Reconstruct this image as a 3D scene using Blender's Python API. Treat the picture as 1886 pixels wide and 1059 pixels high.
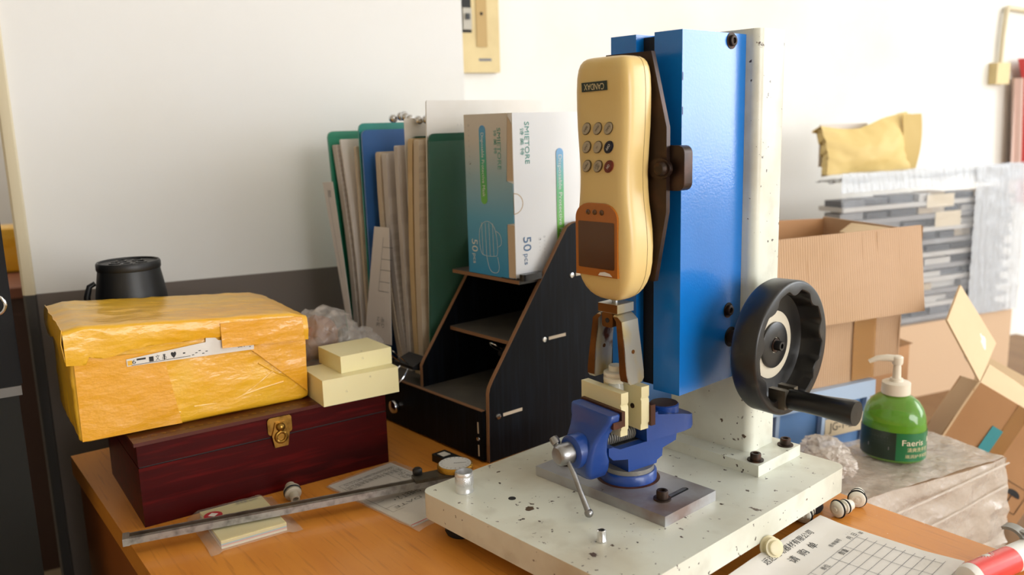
import bpy, bmesh, math, random
from mathutils import Vector, Matrix, noise

for o in list(bpy.data.objects):
    bpy.data.objects.remove(o)
SC = bpy.context.scene
COL = SC.collection
rnd = random.Random(7)
PI = math.pi

# ------------------------------------------------------------------ camera
F_PX = 1576.25
PITCH, ROLL = 0.18920562, 0.02823395
CAM_Z = 0.452
cam_d = bpy.data.cameras.new('camera')
cam = bpy.data.objects.new('camera', cam_d)
COL.objects.link(cam)
cam_d.sensor_width = 36.0
cam_d.lens = 36.0 * F_PX / 1886.0
cam_d.clip_start = 0.02
_cp, _sp = math.cos(PITCH), math.sin(PITCH)
_r, _d, _f = Vector((1, 0, 0)), Vector((0, -_sp, -_cp)), Vector((0, _cp, -_sp))
_c, _s = math.cos(ROLL), math.sin(ROLL)
_r2, _d2 = _r * _c + _d * _s, _d * _c - _r * _s
cam.matrix_world = Matrix(((_r2.x, -_d2.x, -_f.x, 0), (_r2.y, -_d2.y, -_f.y, 0), (_r2.z, -_d2.z, -_f.z, CAM_Z), (0, 0, 0, 1)))
cam_d.dof.use_dof = True
cam_d.dof.focus_distance = 0.95
cam_d.dof.aperture_fstop = 5.0
SC.camera = cam

# ------------------------------------------------------------------ world, daylight, exposure
W = bpy.data.worlds.new('sky')
SC.world = W
W.use_nodes = True
W.node_tree.nodes['Background'].inputs[0].default_value = (0.80, 0.90, 1.0, 1)
W.node_tree.nodes['Background'].inputs[1].default_value = 1.6

# the room's own axes: X points from the back wall to the camera, Y runs right along the wall
A_WALL = 1.15640169
PB = (-0.238, 2.02)
VW = Vector((math.cos(A_WALL), -math.sin(A_WALL), 0))
UW = Vector((math.sin(A_WALL), math.cos(A_WALL), 0))
def room(t, s, z):
    return Vector((PB[0], PB[1], 0)) + VW * t + UW * s + Vector((0, 0, z))
def area(name, loc, d, sx, sy, watt, col):
    l = bpy.data.lights.new(name, 'AREA'); l.shape = 'RECTANGLE'; l.size = sx; l.size_y = sy
    l.energy = watt; l.color = col
    o = bpy.data.objects.new(name, l); COL.objects.link(o)
    o.location = loc; o.rotation_euler = d.to_track_quat('-Z', 'Z').to_euler()
    return o
# daylight through the right-wall window, plus added fill from a made-up rear window
area('window_daylight', room(2.35, 3.66, 1.0), -UW - Vector((0, 0, 0.10)), 4.1, 1.75, 130, (0.98, 0.99, 1.0))
area('rear_fill_light', room(6.34, 1.6, 1.0), -VW, 3.6, 1.7, 138, (1.0, 0.985, 0.97))

area('far_room_fill', room(-1.2, -1.7, 1.9), Vector((0, 0, -1)), .9, .3, 14, (1.0, 0.97, 0.95))  # added fill without a fixture, brightens the far room left of the pillar

SC.view_settings.view_transform = 'Standard'
SC.view_settings.look = 'None'
SC.view_settings.gamma = 1.0
SC.view_settings.use_curve_mapping = False
SC.view_settings.exposure = 0.20

# ------------------------------------------------------------------ helpers
def lin(h):
    h = h.lstrip('#')
    v = [int(h[i:i + 2], 16) / 255 for i in (0, 2, 4)]
    return tuple([c / 12.92 if c <= 0.04045 else ((c + 0.055) / 1.055) ** 2.4 for c in v] + [1])

MATS = {}
def mat(name, c, r=0.5, m=0.0, coat=0.0, spec=0.5, bump=None, layers=(), alpha=1.0, trans=0.0, emit=None, sub=0.0):
    """procedural principled material; layers = (scale, lo, hi, colour, strength, stretch, kind)"""
    if name in MATS:
        return MATS[name]
    M = bpy.data.materials.new(name); M.use_nodes = True
    N, L = M.node_tree.nodes, M.node_tree.links
    b = N['Principled BSDF']
    b.inputs['Base Color'].default_value = lin(c)
    b.inputs['Roughness'].default_value = r
    b.inputs['Metallic'].default_value = m
    b.inputs['Specular IOR Level'].default_value = spec
    b.inputs['Coat Weight'].default_value = coat
    b.inputs['Coat Roughness'].default_value = 0.08
    b.inputs['Alpha'].default_value = alpha
    b.inputs['Transmission Weight'].default_value = trans
    if sub:
        b.inputs['Subsurface Weight'].default_value = sub
        b.inputs['Subsurface Radius'].default_value = (0.006, 0.005, 0.003)
        b.inputs['Subsurface Scale'].default_value = 0.6
    tc = N.new('ShaderNodeTexCoord')
    def tex(scale, stretch, kind):
        mp = N.new('ShaderNodeMapping'); mp.inputs['Scale'].default_value = stretch
        L.new(tc.outputs['Object'], mp.inputs[0])
        if kind == 'voronoi':
            t = N.new('ShaderNodeTexVoronoi'); out = t.outputs['Distance']
        elif kind == 'wave':
            t = N.new('ShaderNodeTexWave'); t.bands_direction = 'Y' if stretch[1] > stretch[0] else 'X'; t.inputs['Distortion'].default_value = 1.5; t.inputs['Detail'].default_value = 2; out = t.outputs['Fac']
        elif kind == 'z':
            s = N.new('ShaderNodeSeparateXYZ'); L.new(mp.outputs[0], s.inputs[0]); return s.outputs['Z']
        else:
            t = N.new('ShaderNodeTexNoise'); t.inputs['Detail'].default_value = 5 if kind == 'noise' else 2; out = t.outputs['Fac']
        t.inputs['Scale'].default_value = scale
        L.new(mp.outputs[0], t.inputs['Vector'])
        return out
    prev = None
    for ly in layers:
        scale, lo, hi, col, k = ly[:5]
        st = ly[5] if len(ly) > 5 else (1, 1, 1)
        kind = ly[6] if len(ly) > 6 else 'noise'
        o = tex(scale, st, kind)
        mr = N.new('ShaderNodeMapRange'); mr.inputs[1].default_value = lo; mr.inputs[2].default_value = hi
        mr.inputs[3].default_value = 0; mr.inputs[4].default_value = k
        L.new(o, mr.inputs[0])
        mx = N.new('ShaderNodeMix'); mx.data_type = 'RGBA'
        L.new(mr.outputs[0], mx.inputs[0])
        if prev is None: mx.inputs[6].default_value = lin(c)
        else: L.new(prev, mx.inputs[6])
        mx.inputs[7].default_value = lin(col)
        prev = mx.outputs[2]
    if prev is not None:
        L.new(prev, b.inputs['Base Color'])
    if bump:
        o = tex(bump[0], bump[2] if len(bump) > 2 else (1, 1, 1), bump[3] if len(bump) > 3 else 'noise')
        bp = N.new('ShaderNodeBump'); bp.inputs['Strength'].default_value = bump[1]; bp.inputs['Distance'].default_value = bump[4] if len(bump) > 4 else 0.002
        L.new(o, bp.inputs['Height']); L.new(bp.outputs[0], b.inputs['Normal'])
        if coat: L.new(bp.outputs[0], b.inputs['Coat Normal'])
    if emit:
        b.inputs['Emission Color'].default_value = lin(emit[0]); b.inputs['Emission Strength'].default_value = emit[1]
    MATS[name] = M
    return M

def tag(o, label=None, cat=None, group=None, kind=None):
    if label: o['label'] = label
    if cat: o['category'] = cat
    if group: o['group'] = group
    if kind: o['kind'] = kind
    return o

def empty(name, loc=(0, 0, 0), ang=0.0, label=None, cat=None, group=None, euler=None):
    o = bpy.data.objects.new(name, None); COL.objects.link(o)
    o.empty_display_size = 0.02
    o.location = loc
    o.rotation_euler = euler if euler else (0, 0, -ang)
    return tag(o, label, cat, group)

def frame_of(ang):
    """unit vectors of a frame whose X points right-front and Y right-back"""
    return Vector((math.cos(ang), -math.sin(ang), 0)), Vector((math.sin(ang), math.cos(ang), 0))

def fbm(p, sc, octv=3):
    return noise.fractal(Vector(p) * sc, 1.0, 2.0, octv)

def rrect(x0, x1, y0, y1, r, n=4):
    P = []
    for cx, cy, a0 in ((x1 - r, y1 - r, 0), (x0 + r, y1 - r, PI / 2), (x0 + r, y0 + r, PI), (x1 - r, y0 + r, 1.5 * PI)):
        for i in range(n + 1):
            a = a0 + PI / 2 * i / n
            P.append((cx + r * math.cos(a), cy + r * math.sin(a)))
    return P

def ell(cx, cy, a, b, n=24, rot=0.0):
    c, s = math.cos(rot), math.sin(rot)
    return [(cx + a * math.cos(t) * c - b * math.sin(t) * s, cy + a * math.cos(t) * s + b * math.sin(t) * c) for t in (2 * PI * i / n for i in range(n))]

class G:
    def __init__(self):
        self.bm = bmesh.new()
    def _bev(self, vs, bev, seg):
        if bev:
            es = {e for v in vs for e in v.link_edges}
            es = [e for e in es if len(e.link_faces) == 2 and e.calc_face_angle(0) > 0.5]
            bmesh.ops.bevel(self.bm, geom=es, offset=bev, segments=seg, profile=0.5, affect='EDGES', clamp_overlap=True)
        return self
    def poly3(self, A, B, bev=0, seg=2):
        """closed prism between two equal rings of 3D points"""
        bm = self.bm
        a = [bm.verts.new(p) for p in A]; b = [bm.verts.new(p) for p in B]
        n = len(a)
        bm.faces.new(a[::-1]); bm.faces.new(b)
        for i in range(n):
            bm.faces.new((a[i], a[(i + 1) % n], b[(i + 1) % n], b[i]))
        return self._bev(a + b, bev, seg)
    def prism(self, pts, lo, hi, axis='z', bev=0, seg=2):
        f = {'z': lambda p, h: (p[0], p[1], h), 'x': lambda p, h: (h, p[0], p[1]), 'y': lambda p, h: (p[0], h, p[1])}[axis]
        return self.poly3([f(p, lo) for p in pts], [f(p, hi) for p in pts], bev, seg)
    def box(self, x0, x1, y0, y1, z0, z1, bev=0, seg=2):
        return self.prism([(x0, y0), (x1, y0), (x1, y1), (x0, y1)], z0, z1, 'z', bev, seg)
    def obox(self, c, ex, ey, ez, bev=0, seg=2):
        """box centred at c with half-extent vectors"""
        c, ex, ey, ez = Vector(c), Vector(ex), Vector(ey), Vector(ez)
        q = [(-1, -1), (1, -1), (1, 1), (-1, 1)]
        return self.poly3([c + ex * a + ey * b - ez for a, b in q], [c + ex * a + ey * b + ez for a, b in q], bev, seg)
    def loft(self, rings, cap=True, closed=True):
        bm = self.bm
        R = [[bm.verts.new(p) for p in r] for r in rings]
        n = len(R[0])
        for a, b in zip(R, R[1:]):
            for i in range(n if closed else n - 1):
                j = (i + 1) % n
                bm.faces.new((a[i], a[j], b[j], b[i]))
        if cap:
            bm.faces.new(R[0][::-1]); bm.faces.new(R[-1])
        return self
    def lathe(self, prof, o=(0, 0, 0), axis=(0, 0, 1), n=32, cap=True):
        """prof = [(radius, height)]"""
        ax = Vector(axis).normalized(); o = Vector(o)
        e1 = ax.orthogonal().normalized(); e2 = ax.cross(e1)
        return self.loft([[o + ax * h + (e1 * math.cos(2 * PI * i / n) + e2 * math.sin(2 * PI * i / n)) * max(r, 1e-5) for i in range(n)] for r, h in prof], cap)
    def cyl(self, p0, p1, r, n=24, r2=None):
        p0, p1 = Vector(p0), Vector(p1)
        h = (p1 - p0).length
        return self.lathe([(r, 0), (r if r2 is None else r2, h)], p0, p1 - p0, n)
    def tube(self, pts, r, n=8, closed=False):
        pts = [Vector(p) for p in pts]; m = len(pts)
        rings = []; e1 = None
        for i, p in enumerate(pts):
            if closed: t = pts[(i + 1) % m] - pts[i - 1]
            else: t = pts[min(i + 1, m - 1)] - pts[max(i - 1, 0)]
            t.normalize()
            if e1 is None: e1 = t.orthogonal().normalized()
            else:
                e1 = (e1 - t * e1.dot(t))
                e1 = e1.normalized() if e1.length > 1e-6 else t.orthogonal().normalized()
            e2 = t.cross(e1)
            rr = r[i] if isinstance(r, (list, tuple)) else r
            rings.append([p + (e1 * math.cos(2 * PI * k / n) + e2 * math.sin(2 * PI * k / n)) * rr for k in range(n)])
        if closed: rings.append(rings[0]); return self.loft(rings, False)
        return self.loft(rings, True)
    def torus(self, c, axis, R, r, n=24, m=8):
        ax = Vector(axis).normalized(); e1 = ax.orthogonal().normalized(); e2 = ax.cross(e1); c = Vector(c)
        return self.tube([c + (e1 * math.cos(2 * PI * i / n) + e2 * math.sin(2 * PI * i / n)) * R for i in range(n)], r, m, True)
    def ball(self, c, r, n=12, sc=(1, 1, 1)):
        c = Vector(c)
        rings = [[c + Vector((math.sin(PI * j / n) * math.cos(2 * PI * i / (2 * n)) * r * sc[0], math.sin(PI * j / n) * math.sin(2 * PI * i / (2 * n)) * r * sc[1], -math.cos(PI * j / n) * r * sc[2])) for i in range(2 * n)] for j in range(1, n)]
        return self.loft(rings, True)
    def grid(self, f, nu, nv):
        bm = self.bm
        V = [[bm.verts.new(f(i / nu, j / nv)) for i in range(nu + 1)] for j in range(nv + 1)]
        for j in range(nv):
            for i in range(nu):
                bm.faces.new((V[j][i], V[j][i + 1], V[j + 1][i + 1], V[j + 1][i]))
        return self
    def sheet(self, f, nu, nv, th):
        """a thin closed sheet: f gives the top surface, the underside lies th below along its normal"""
        e = 1e-3
        def nrm(u, v):
            a = Vector(f(min(u + e, 1), v)) - Vector(f(max(u - e, 0), v)); b = Vector(f(u, min(v + e, 1))) - Vector(f(u, max(v - e, 0)))
            return a.cross(b).normalized()
        bm = self.bm
        T = [[bm.verts.new(f(i / nu, j / nv)) for i in range(nu + 1)] for j in range(nv + 1)]
        B = [[bm.verts.new(Vector(f(i / nu, j / nv)) - nrm(i / nu, j / nv) * th) for i in range(nu + 1)] for j in range(nv + 1)]
        for j in range(nv):
            for i in range(nu):
                bm.faces.new((T[j][i], T[j][i + 1], T[j + 1][i + 1], T[j + 1][i]))
                bm.faces.new((B[j][i], B[j + 1][i], B[j + 1][i + 1], B[j][i + 1]))
        for i in range(nu):
            bm.faces.new((T[0][i], B[0][i], B[0][i + 1], T[0][i + 1])); bm.faces.new((T[nv][i], T[nv][i + 1], B[nv][i + 1], B[nv][i]))
        for j in range(nv):
            bm.faces.new((T[j][0], T[j + 1][0], B[j + 1][0], B[j][0])); bm.faces.new((T[j][nu], B[j][nu], B[j + 1][nu], T[j + 1][nu]))
        return self
    def warp(self, f):
        for v in self.bm.verts: v.co = Vector(f(v.co.copy()))
        return self
    def cut(self, n):
        bmesh.ops.subdivide_edges(self.bm, edges=self.bm.edges[:], cuts=n, use_grid_fill=True)
        return self
    def build(self, name, m, parent=None, smooth=0.7, recalc=True, **kw):
        if recalc: bmesh.ops.recalc_face_normals(self.bm, faces=self.bm.faces[:])
        me = bpy.data.meshes.new(name); self.bm.to_mesh(me); self.bm.free()
        if smooth:
            me.polygons.foreach_set('use_smooth', [True] * len(me.polygons))
            me.set_sharp_from_angle(angle=smooth)
        me.materials.append(m)
        o = bpy.data.objects.new(name, me); COL.objects.link(o)
        o.parent = parent
        return tag(o, **kw)

TXT = {}
def text_mesh(s):
    if s in TXT: return TXT[s]
    cu = bpy.data.curves.new('lettering', 'FONT'); cu.body = s; cu.size = 1.0; cu.resolution_u = 3
    cu.align_x = 'CENTER'; cu.align_y = 'CENTER'
    o = bpy.data.objects.new('lettering', cu); COL.objects.link(o)
    dg = bpy.context.evaluated_depsgraph_get()
    me = o.evaluated_get(dg).to_mesh()
    V = [tuple(v.co) for v in me.vertices]; Fc = [tuple(p.vertices) for p in me.polygons]
    o.evaluated_get(dg).to_mesh_clear()
    bpy.data.objects.remove(o); bpy.data.curves.remove(cu)
    TXT[s] = (V, Fc)
    return TXT[s]

def letter(items, m, parent, name='lettering', fit=None, **kw):
    """items = [(string, size, origin, xdir, ydir, width or None)] -> one flat print mesh.  xdir/ydir are unit vectors.
    a string '#' is a filled rectangle: ('#', height, origin, xdir, ydir, width)"""
    Vs, Fs = [], []
    for it in items:
        s, size, o, xd, yd = it[:5]; wd = it[5] if len(it) > 5 else None
        o, xd, yd = Vector(o), Vector(xd), Vector(yd)
        if s == '#':
            V = [(-.5, -.5, 0), (.5, -.5, 0), (.5, .5, 0), (-.5, .5, 0)]; Fc = [(0, 1, 2, 3)]; sx, sy = wd, size
        else:
            V, Fc = text_mesh(s)
            x0 = min(v[0] for v in V); x1 = max(v[0] for v in V)
            sy = size; sx = size if wd is None else wd / max(x1 - x0, 1e-6)
            V = [(v[0] - (x0 + x1) / 2, v[1], 0) for v in V]
        k = len(Vs)
        for v in V:
            p = o + xd * v[0] * sx + yd * v[1] * sy
            Vs.append(fit(p) if fit else p)
        Fs += [tuple(i + k for i in f) for f in Fc]
    me = bpy.data.meshes.new(name); me.from_pydata([tuple(v) for v in Vs], [], Fs); me.materials.append(m)
    o = bpy.data.objects.new(name, me); COL.objects.link(o); o.parent = parent
    return tag(o, **kw)

X, Y, Z = Vector((1, 0, 0)), Vector((0, 1, 0)), Vector((0, 0, 1))

# ------------------------------------------------------------------ materials
m_wall = mat('wall paint', '#F0EEE9', 0.75, bump=(9, 0.12, (1, 1, 1), 'noise', 0.004),
             layers=[(2.2, 0.40, 0.75, '#D9D4C8', 0.6)])
m_pillar = mat('two-tone pillar paint', '#ECEBE9', 0.7, bump=(6, 0.25, (1, 1, 1), 'noise', 0.006),
               layers=[(2.5, 0.42, 0.75, '#E6E1D6', 0.6), (1, 0.1967, 0.1957, '#71675F', 1.0, (1, 1, 1), 'z')])
m_wall2 = mat('dim grey wall paint', '#D6CAB4', 0.75)
m_ceil = mat('ceiling paint', '#E8E6E0', 0.8)
m_floor = mat('grey floor', '#B4A48A', 0.5, layers=[(6, .4, .7, '#a4947a', .7)])
m_trim = mat('beige corner guard', '#D9CCAE', 0.45)
m_trim2 = mat('two-tone corner guard', '#D9CCAE', 0.45, layers=[(1, 0.1967, 0.1957, '#3E3B38', 1.0, (1, 1, 1), 'z')])
m_frame = mat('white window frame', '#E4E4E0', 0.4)
m_glass = mat('window glass', '#F4F8FA', 0.02, alpha=0.12)
m_cream_box = mat('aged cream plastic', '#D9C48F', 0.5, layers=[(14, .45, .7, '#c9b17c', .6)])
m_cream2 = mat('yellowed tape strip', '#B6965A', 0.5)
m_black = mat('black plastic', '#17181A', 0.45)
m_blackg = mat('glossy black plastic', '#101011', 0.28)
m_rubber = mat('black rubber', '#141414', 0.8)
m_steel = mat('bare steel', '#A3A4A6', 0.34, 1.0, layers=[(30, .5, .75, '#6b6560', .8)])
m_chrome = mat('chrome', '#D5D6D8', 0.15, 1.0)
m_alu = mat('aluminium', '#D7D8DA', 0.25, 1.0)
m_ink = mat('black ink', '#2A2A2C', 0.7)
m_inkg = mat('grey ink', '#77777C', 0.7)
m_paper = mat('white paper', '#E6E2DC', 0.75, layers=[(20, .4, .7, '#ded7cd', .5)])
m_white = mat('white plastic', '#E5E1D3', 0.4, sub=0.15)

# ------------------------------------------------------------------ the setting
RZ = -A_WALL
def struct(g, name, m, parent=None, label=None, cat=None):
    o = g.build(name, m, parent, smooth=0.5)
    o.location = (PB[0], PB[1], 0); o.rotation_euler = (0, 0, RZ)
    tag(o, label, cat, kind='structure')
    return o
FL, CE = -0.75, 2.0
struct(G().box(-2.7, 6.6, -3.6, 3.9, FL - 0.05, FL), 'floor', m_floor, label='grey floor of the workshop room', cat='floor')
struct(G().box(-2.7, 6.6, -3.6, 3.9, CE, CE + 0.05), 'ceiling', m_ceil, label='white ceiling of the workshop room', cat='ceiling')
struct(G().box(-0.12, 0.0, 0.0, 3.77, FL, CE), 'wall_back', m_wall, label='white back wall behind the boxes and the test stand', cat='wall')
struct(G().box(-1.9, 0.35, -0.772, 0.017, FL, CE, 0.004, 2), 'wall_left', m_pillar, label='white plastered pillar with grey painted lower part behind the folders', cat='pillar')
struct(G().box(-2.0, -1.9, -3.4, 0.1, FL, CE), 'wall_rear', m_wall, label='pale far wall seen through the gap left of the pillar', cat='wall')
struct(G().box(-2.0, 6.4, -3.5, -3.4, FL, CE), 'wall_far_left', m_wall2, label='white side wall far to the left', cat='wall')
g = G()
g.box(6.4, 6.5, -3.4, -0.25, FL, CE); g.box(6.4, 6.5, 3.45, 3.77, FL, CE); g.box(6.4, 6.5, -0.25, 3.45, FL, 0.10); g.box(6.4, 6.5, -0.25, 3.45, 1.90, CE)
struct(g, 'wall_front', m_wall2, label='grey painted wall far behind the camera with an opening for the added fill window', cat='wall')
g = G()
g.box(-0.12, 0.25, 3.67, 3.77, FL, CE); g.box(4.45, 6.4, 3.67, 3.77, FL, CE); g.box(0.25, 4.45, 3.67, 3.77, FL, 0.10); g.box(0.25, 4.45, 3.67, 3.77, 1.90, CE)
struct(g, 'wall_right', m_wall, label='white side wall with the wide window that lights the bench', cat='wall')
def window(name, t0, t1, s0, s1, z0, z1, n, label):
    along_t = (t1 - t0) > (s1 - s0)
    g = G()
    if along_t:
        for a, b in ((t0, t0 + .05), (t1 - .05, t1)): g.box(a, b, s0, s1, z0, z1, .004)
        for a, b in ((z0, z0 + .05), (z1 - .05, z1)): g.box(t0 + .05, t1 - .05, s0, s1, a, b, .004)
    else:
        for a, b in ((s0, s0 + .05), (s1 - .05, s1)): g.box(t0, t1, a, b, z0, z1, .004)
        for a, b in ((z0, z0 + .05), (z1 - .05, z1)): g.box(t0, t1, s0 + .05, s1 - .05, a, b, .004)
    w = struct(g, name, m_frame, label=label, cat='window')
    for i in range(n):
        if along_t:
            a = t0 + .05 + (t1 - t0 - .1) * i / n; b = t0 + .05 + (t1 - t0 - .1) * (i + 1) / n; c = (s0 + s1) / 2
            G().box(a, b, c - .003, c + .003, z0 + .05, z1 - .05).build('pane', m_glass, w)
            if i: G().box(a - .02, a + .02, s0 + .005, s1 - .005, z0 + .05, z1 - .05, .004).build('mullion', m_frame, w)
        else:
            a = s0 + .05 + (s1 - s0 - .1) * i / n; b = s0 + .05 + (s1 - s0 - .1) * (i + 1) / n; c = (t0 + t1) / 2
            G().box(c - .003, c + .003, a, b, z0 + .05, z1 - .05).build('pane', m_glass, w)
            if i: G().box(t0 + .005, t1 - .005, a - .02, a + .02, z0 + .05, z1 - .05, .004).build('mullion', m_frame, w)
window('window_1', 0.25, 4.45, 3.69, 3.75, 0.10, 1.90, 4, 'wide white-framed window in the right wall')
window('added_rear_window', 6.42, 6.48, -0.25, 3.45, 0.10, 1.90, 3, 'white-framed window added in the wall behind the camera for fill light')  # second one is unseen, added to go with the rear fill light
# plastic guard on the pillar's left corner
g = G()
g.prism([(0.3505, -0.775), (0.3565, -0.771), (0.3575, -0.765), (0.3575, -0.757), (0.3505, -0.755)], FL, CE, 'z')
struct(g, 'trim_1', m_trim2, label='beige corner guard running up the left edge of the pillar', cat='trim')

# ------------------------------------------------------------------ desk
A_DESK = 0.93016486
DL = (-0.6415, 1.1668)
m_desk = mat('varnished orange wood', '#DE9238', 0.40, coat=0.2,
             layers=[(7, .35, .7, '#CC7E2C', .8, (0.35, 3.0, 1)), (40, .55, .72, '#8a4a1c', .35, (0.3, 5, 1)), (160, .73, .77, '#E8D8BE', .7)],
             bump=(60, .05, (.3, 4, 1)))
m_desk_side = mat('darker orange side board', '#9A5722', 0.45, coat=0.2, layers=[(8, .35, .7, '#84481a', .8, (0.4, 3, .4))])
desk = empty('desk', (DL[0], DL[1], 0), A_DESK, 'orange varnished wooden desk carrying the test stand and boxes', 'desk')
G().box(0, 1.25, 0, 0.712, -0.028, 0, 0.003, 2).build('desk_top', m_desk, desk)
G().box(0.01, 1.24, 0.006, 0.024, FL, -0.028).build('side_board', m_desk_side, desk)
G().box(0.01, 1.24, 0.680, 0.698, FL, -0.028).build('side_board', m_desk_side, desk)
G().box(0.012, 0.028, 0.024, 0.680, -0.62, -0.028).build('back_board', m_desk_side, desk)

# ------------------------------------------------------------------ test stand
A_T = 0.83680411
T0 = (-0.1096, 0.8984)
m_mpaint = mat('chipped off-white machine paint', '#DEE0D2', 0.34, coat=0.15, bump=(350, .03),
               layers=[(7, .50, .78, '#A8987A', .7), (22, .56, .80, '#8F8064', .4), (45, .69, .71, '#54402c', 1.0), (130, .675, .70, '#3f3126', 1.0)])
m_mblue = mat('hammered blue enamel', '#0B76D0', 0.26, coat=0.5, bump=(420, .07, (1, 1, 1), 'soft'),
              layers=[(70, .76, .79, '#26211f', 1.0), (5, .45, .7, '#0D66B4', .7)])
m_screw = mat('rusty black screw', '#33271F', 0.5, .6, layers=[(120, .5, .7, '#5a3620', .8)])
m_bracket = mat('browned steel bracket', '#33241E', 0.38, .55, layers=[(35, .5, .75, '#54382b', .7)])
m_slot = mat('matt black recess', '#0C0C0D', 0.6)
m_wheel = mat('worn black bakelite', '#1B1A1A', 0.33, layers=[(45, .58, .75, '#4a443c', .6)])
m_wheelface = mat('off-white painted disc', '#CFC6B2', 0.45)

ts = empty('test_stand', (T0[0], T0[1], 0), A_T, 'off-white and blue screw-driven force test stand with black handwheel', 'test stand')
BX, BY, CXM = 0.303, 0.390, 0.1565
base = G().prism(rrect(0, BX, 0, BY, .014, 5), 0.022, 0.052, 'z', .006, 4).build('base', m_mpaint, ts)
G().lathe([(.0001, -.0002), (.0042, -.0002), (.0042, .0003), (.0001, .0003)], (.0899, .0579, .052), Z, 20).build('bolt_hole', m_slot, base)
for fx, fy in ((.03, .035), (.272, .035), (.03, .355), (.272, .355)):
    G().lathe([(.018, 0), (.020, .004), (.017, .0222)], (fx, fy, 0), Z, 24).build('rubber_foot', m_rubber, ts)
fp = G().box(.0645, .249, .289, .380, .0521, .0655, .0012).build('foot_plate', m_mpaint, ts)
def socket_screw(parent, o, ax, r, h, washer=0, name='bolt', m=None):
    ax = Vector(ax)
    b = G().lathe([(r, 0), (r, h * .88), (r * .9, h), (r * .55, h), (r * .5, h * .45), (.0001, h * .45)], Vector(o) + ax * washer, ax, 20).build(name, m or m_screw, parent)
    if washer: G().lathe([(r * 1.5, 0), (r * 1.5, washer), (r * .4, washer)], o, ax, 24).build('washer', m or m_screw, b)
    return b
for bx_ in (.076, .237):
    for by_ in (.302, .3665):
        socket_screw(fp, (bx_, by_, .0655), Z, .0062, .0075, .0014)
col_ = G().prism(rrect(.1025, .2207, .315, .372, .010, 5), .0655, .5452, 'z', .0025, 2).build('column', m_mpaint, ts)
hx0, hx1, hy0, hy1, sx0, sx1 = .110, .2039, .2015, .3149, .1447, .1688
hs = G().prism([(hx0, hy0), (sx0, hy0), (sx0, hy0 + .03), (sx1, hy0 + .03), (sx1, hy0), (hx1, hy0), (hx1, hy1), (hx0, hy1)], .1590, .5396, 'z', .0013, 2).build('housing', m_mblue, ts)
G().box(sx0 + .0004, sx1 - .0004, hy0 + .012, hy0 + .0296, .160, .5365).build('guide_slot', m_slot, hs)
for uu, zz in ((.2868, .5318), (.2908, .2388)):
    socket_screw(hs, (hx1, uu, zz), X, .0058, .0035, .0006, 'side_screw')
for zz in (.494, .46):
    G().box(.2018, .2041, .2022, .2030, zz - .004, zz + .004).build('paint_chip', m_slot, hs)
# lead screw shaft and handwheel
WU, WZ = .2963, .2070
G().lathe([(.0115, 0), (.0115, .0006), (.008, .0006)], (hx1, WU, WZ), X, 28).build('shaft_hole_ring', m_slot, ts)  # flat black ring stands for the dark gap of the shaft hole
G().cyl((hx1, WU, WZ), (.262, WU, WZ), .0078, 24).build('shaft', m_screw, ts)
NW = 180
def wring(xv, rf):
    return [(xv, WU + rf(2 * PI * i / NW) * math.cos(2 * PI * i / NW), WZ + rf(2 * PI * i / NW) * math.sin(2 * PI * i / NW)) for i in range(NW)]
def lobes(a):
    k = (a * 9 / (2 * PI) + .3) % 1.0
    d = abs(k - .5) * 2
    return 0.0062 * max(0, 1 - (d / .55) ** 2)
rings = [wring(.2500, lambda a: .030), wring(.2500, lambda a: .066), wring(.2512, lambda a: .0706), wring(.2550, lambda a: .0729), wring(.279, lambda a: .0735), wring(.2812, lambda a: .0722),
         wring(.2818, lambda a: .0705), wring(.2818, lambda a: .0640 - lobes(a)), wring(.2808, lambda a: .0630 - lobes(a)), wring(.270, lambda a: .0622 - .5 * lobes(a)), wring(.2590, lambda a: .0575), wring(.2565, lambda a: .051), wring(.2565, lambda a: .010)]
wheel = G().loft(rings).build('handwheel', m_wheel, ts)
G().lathe([(.0375, 0), (.0375, .0012), (.0360, .0016), (.022, .0016)], (.2565, WU, WZ), X, 48).build('white_disc', m_wheelface, wheel)
hub = G().lathe([(.0255, 0), (.0255, .0042), (.0235, .0052), (.009, .0052), (.009, .0022), (.0001, .0022)], (.2565, WU, WZ), X, 40).build('hub', m_wheel, wheel)
G().box(.2589, .2595, WU - .0065, WU + .0065, WZ - .0125, WZ + .0125, .0002).build('key_slot', m_wheelface, wheel)
G().lathe([(.0055, 0), (.0055, .010), (.0048, .011), (.0028, .011), (.0028, .006), (.0001, .006)], (.2583, WU, WZ), X, 20).build('hub_screw', m_wheel, wheel)
hu, hz = .283, .1535
m_yoke = mat('grey cast handle bracket', '#6A6459', 0.35, .7, layers=[(40, .5, .7, '#3a352f', .7)])
g = G(); g.box(.270, .2895, hu - .013, hu - .0055, hz - .008, hz + .013, .0015); g.box(.270, .2895, hu + .0055, hu + .013, hz - .008, hz + .013, .0015); g.box(.270, .281, hu - .0055, hu + .0055, hz - .008, hz + .010, .001)
g.build('handle_bracket', m_yoke, wheel)
hd_ = Vector((1, 0, .012)).normalized()
G().lathe([(.0001, 0), (.0085, 0), (.0108, .0015), (.0113, .008), (.0108, .022), (.0112, .04), (.0128, .062), (.0134, .072), (.0126, .0755), (.0001, .0762)], (.2862, hu, hz + .0015), hd_, 32).build('handle', m_blackg, wheel)
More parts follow.
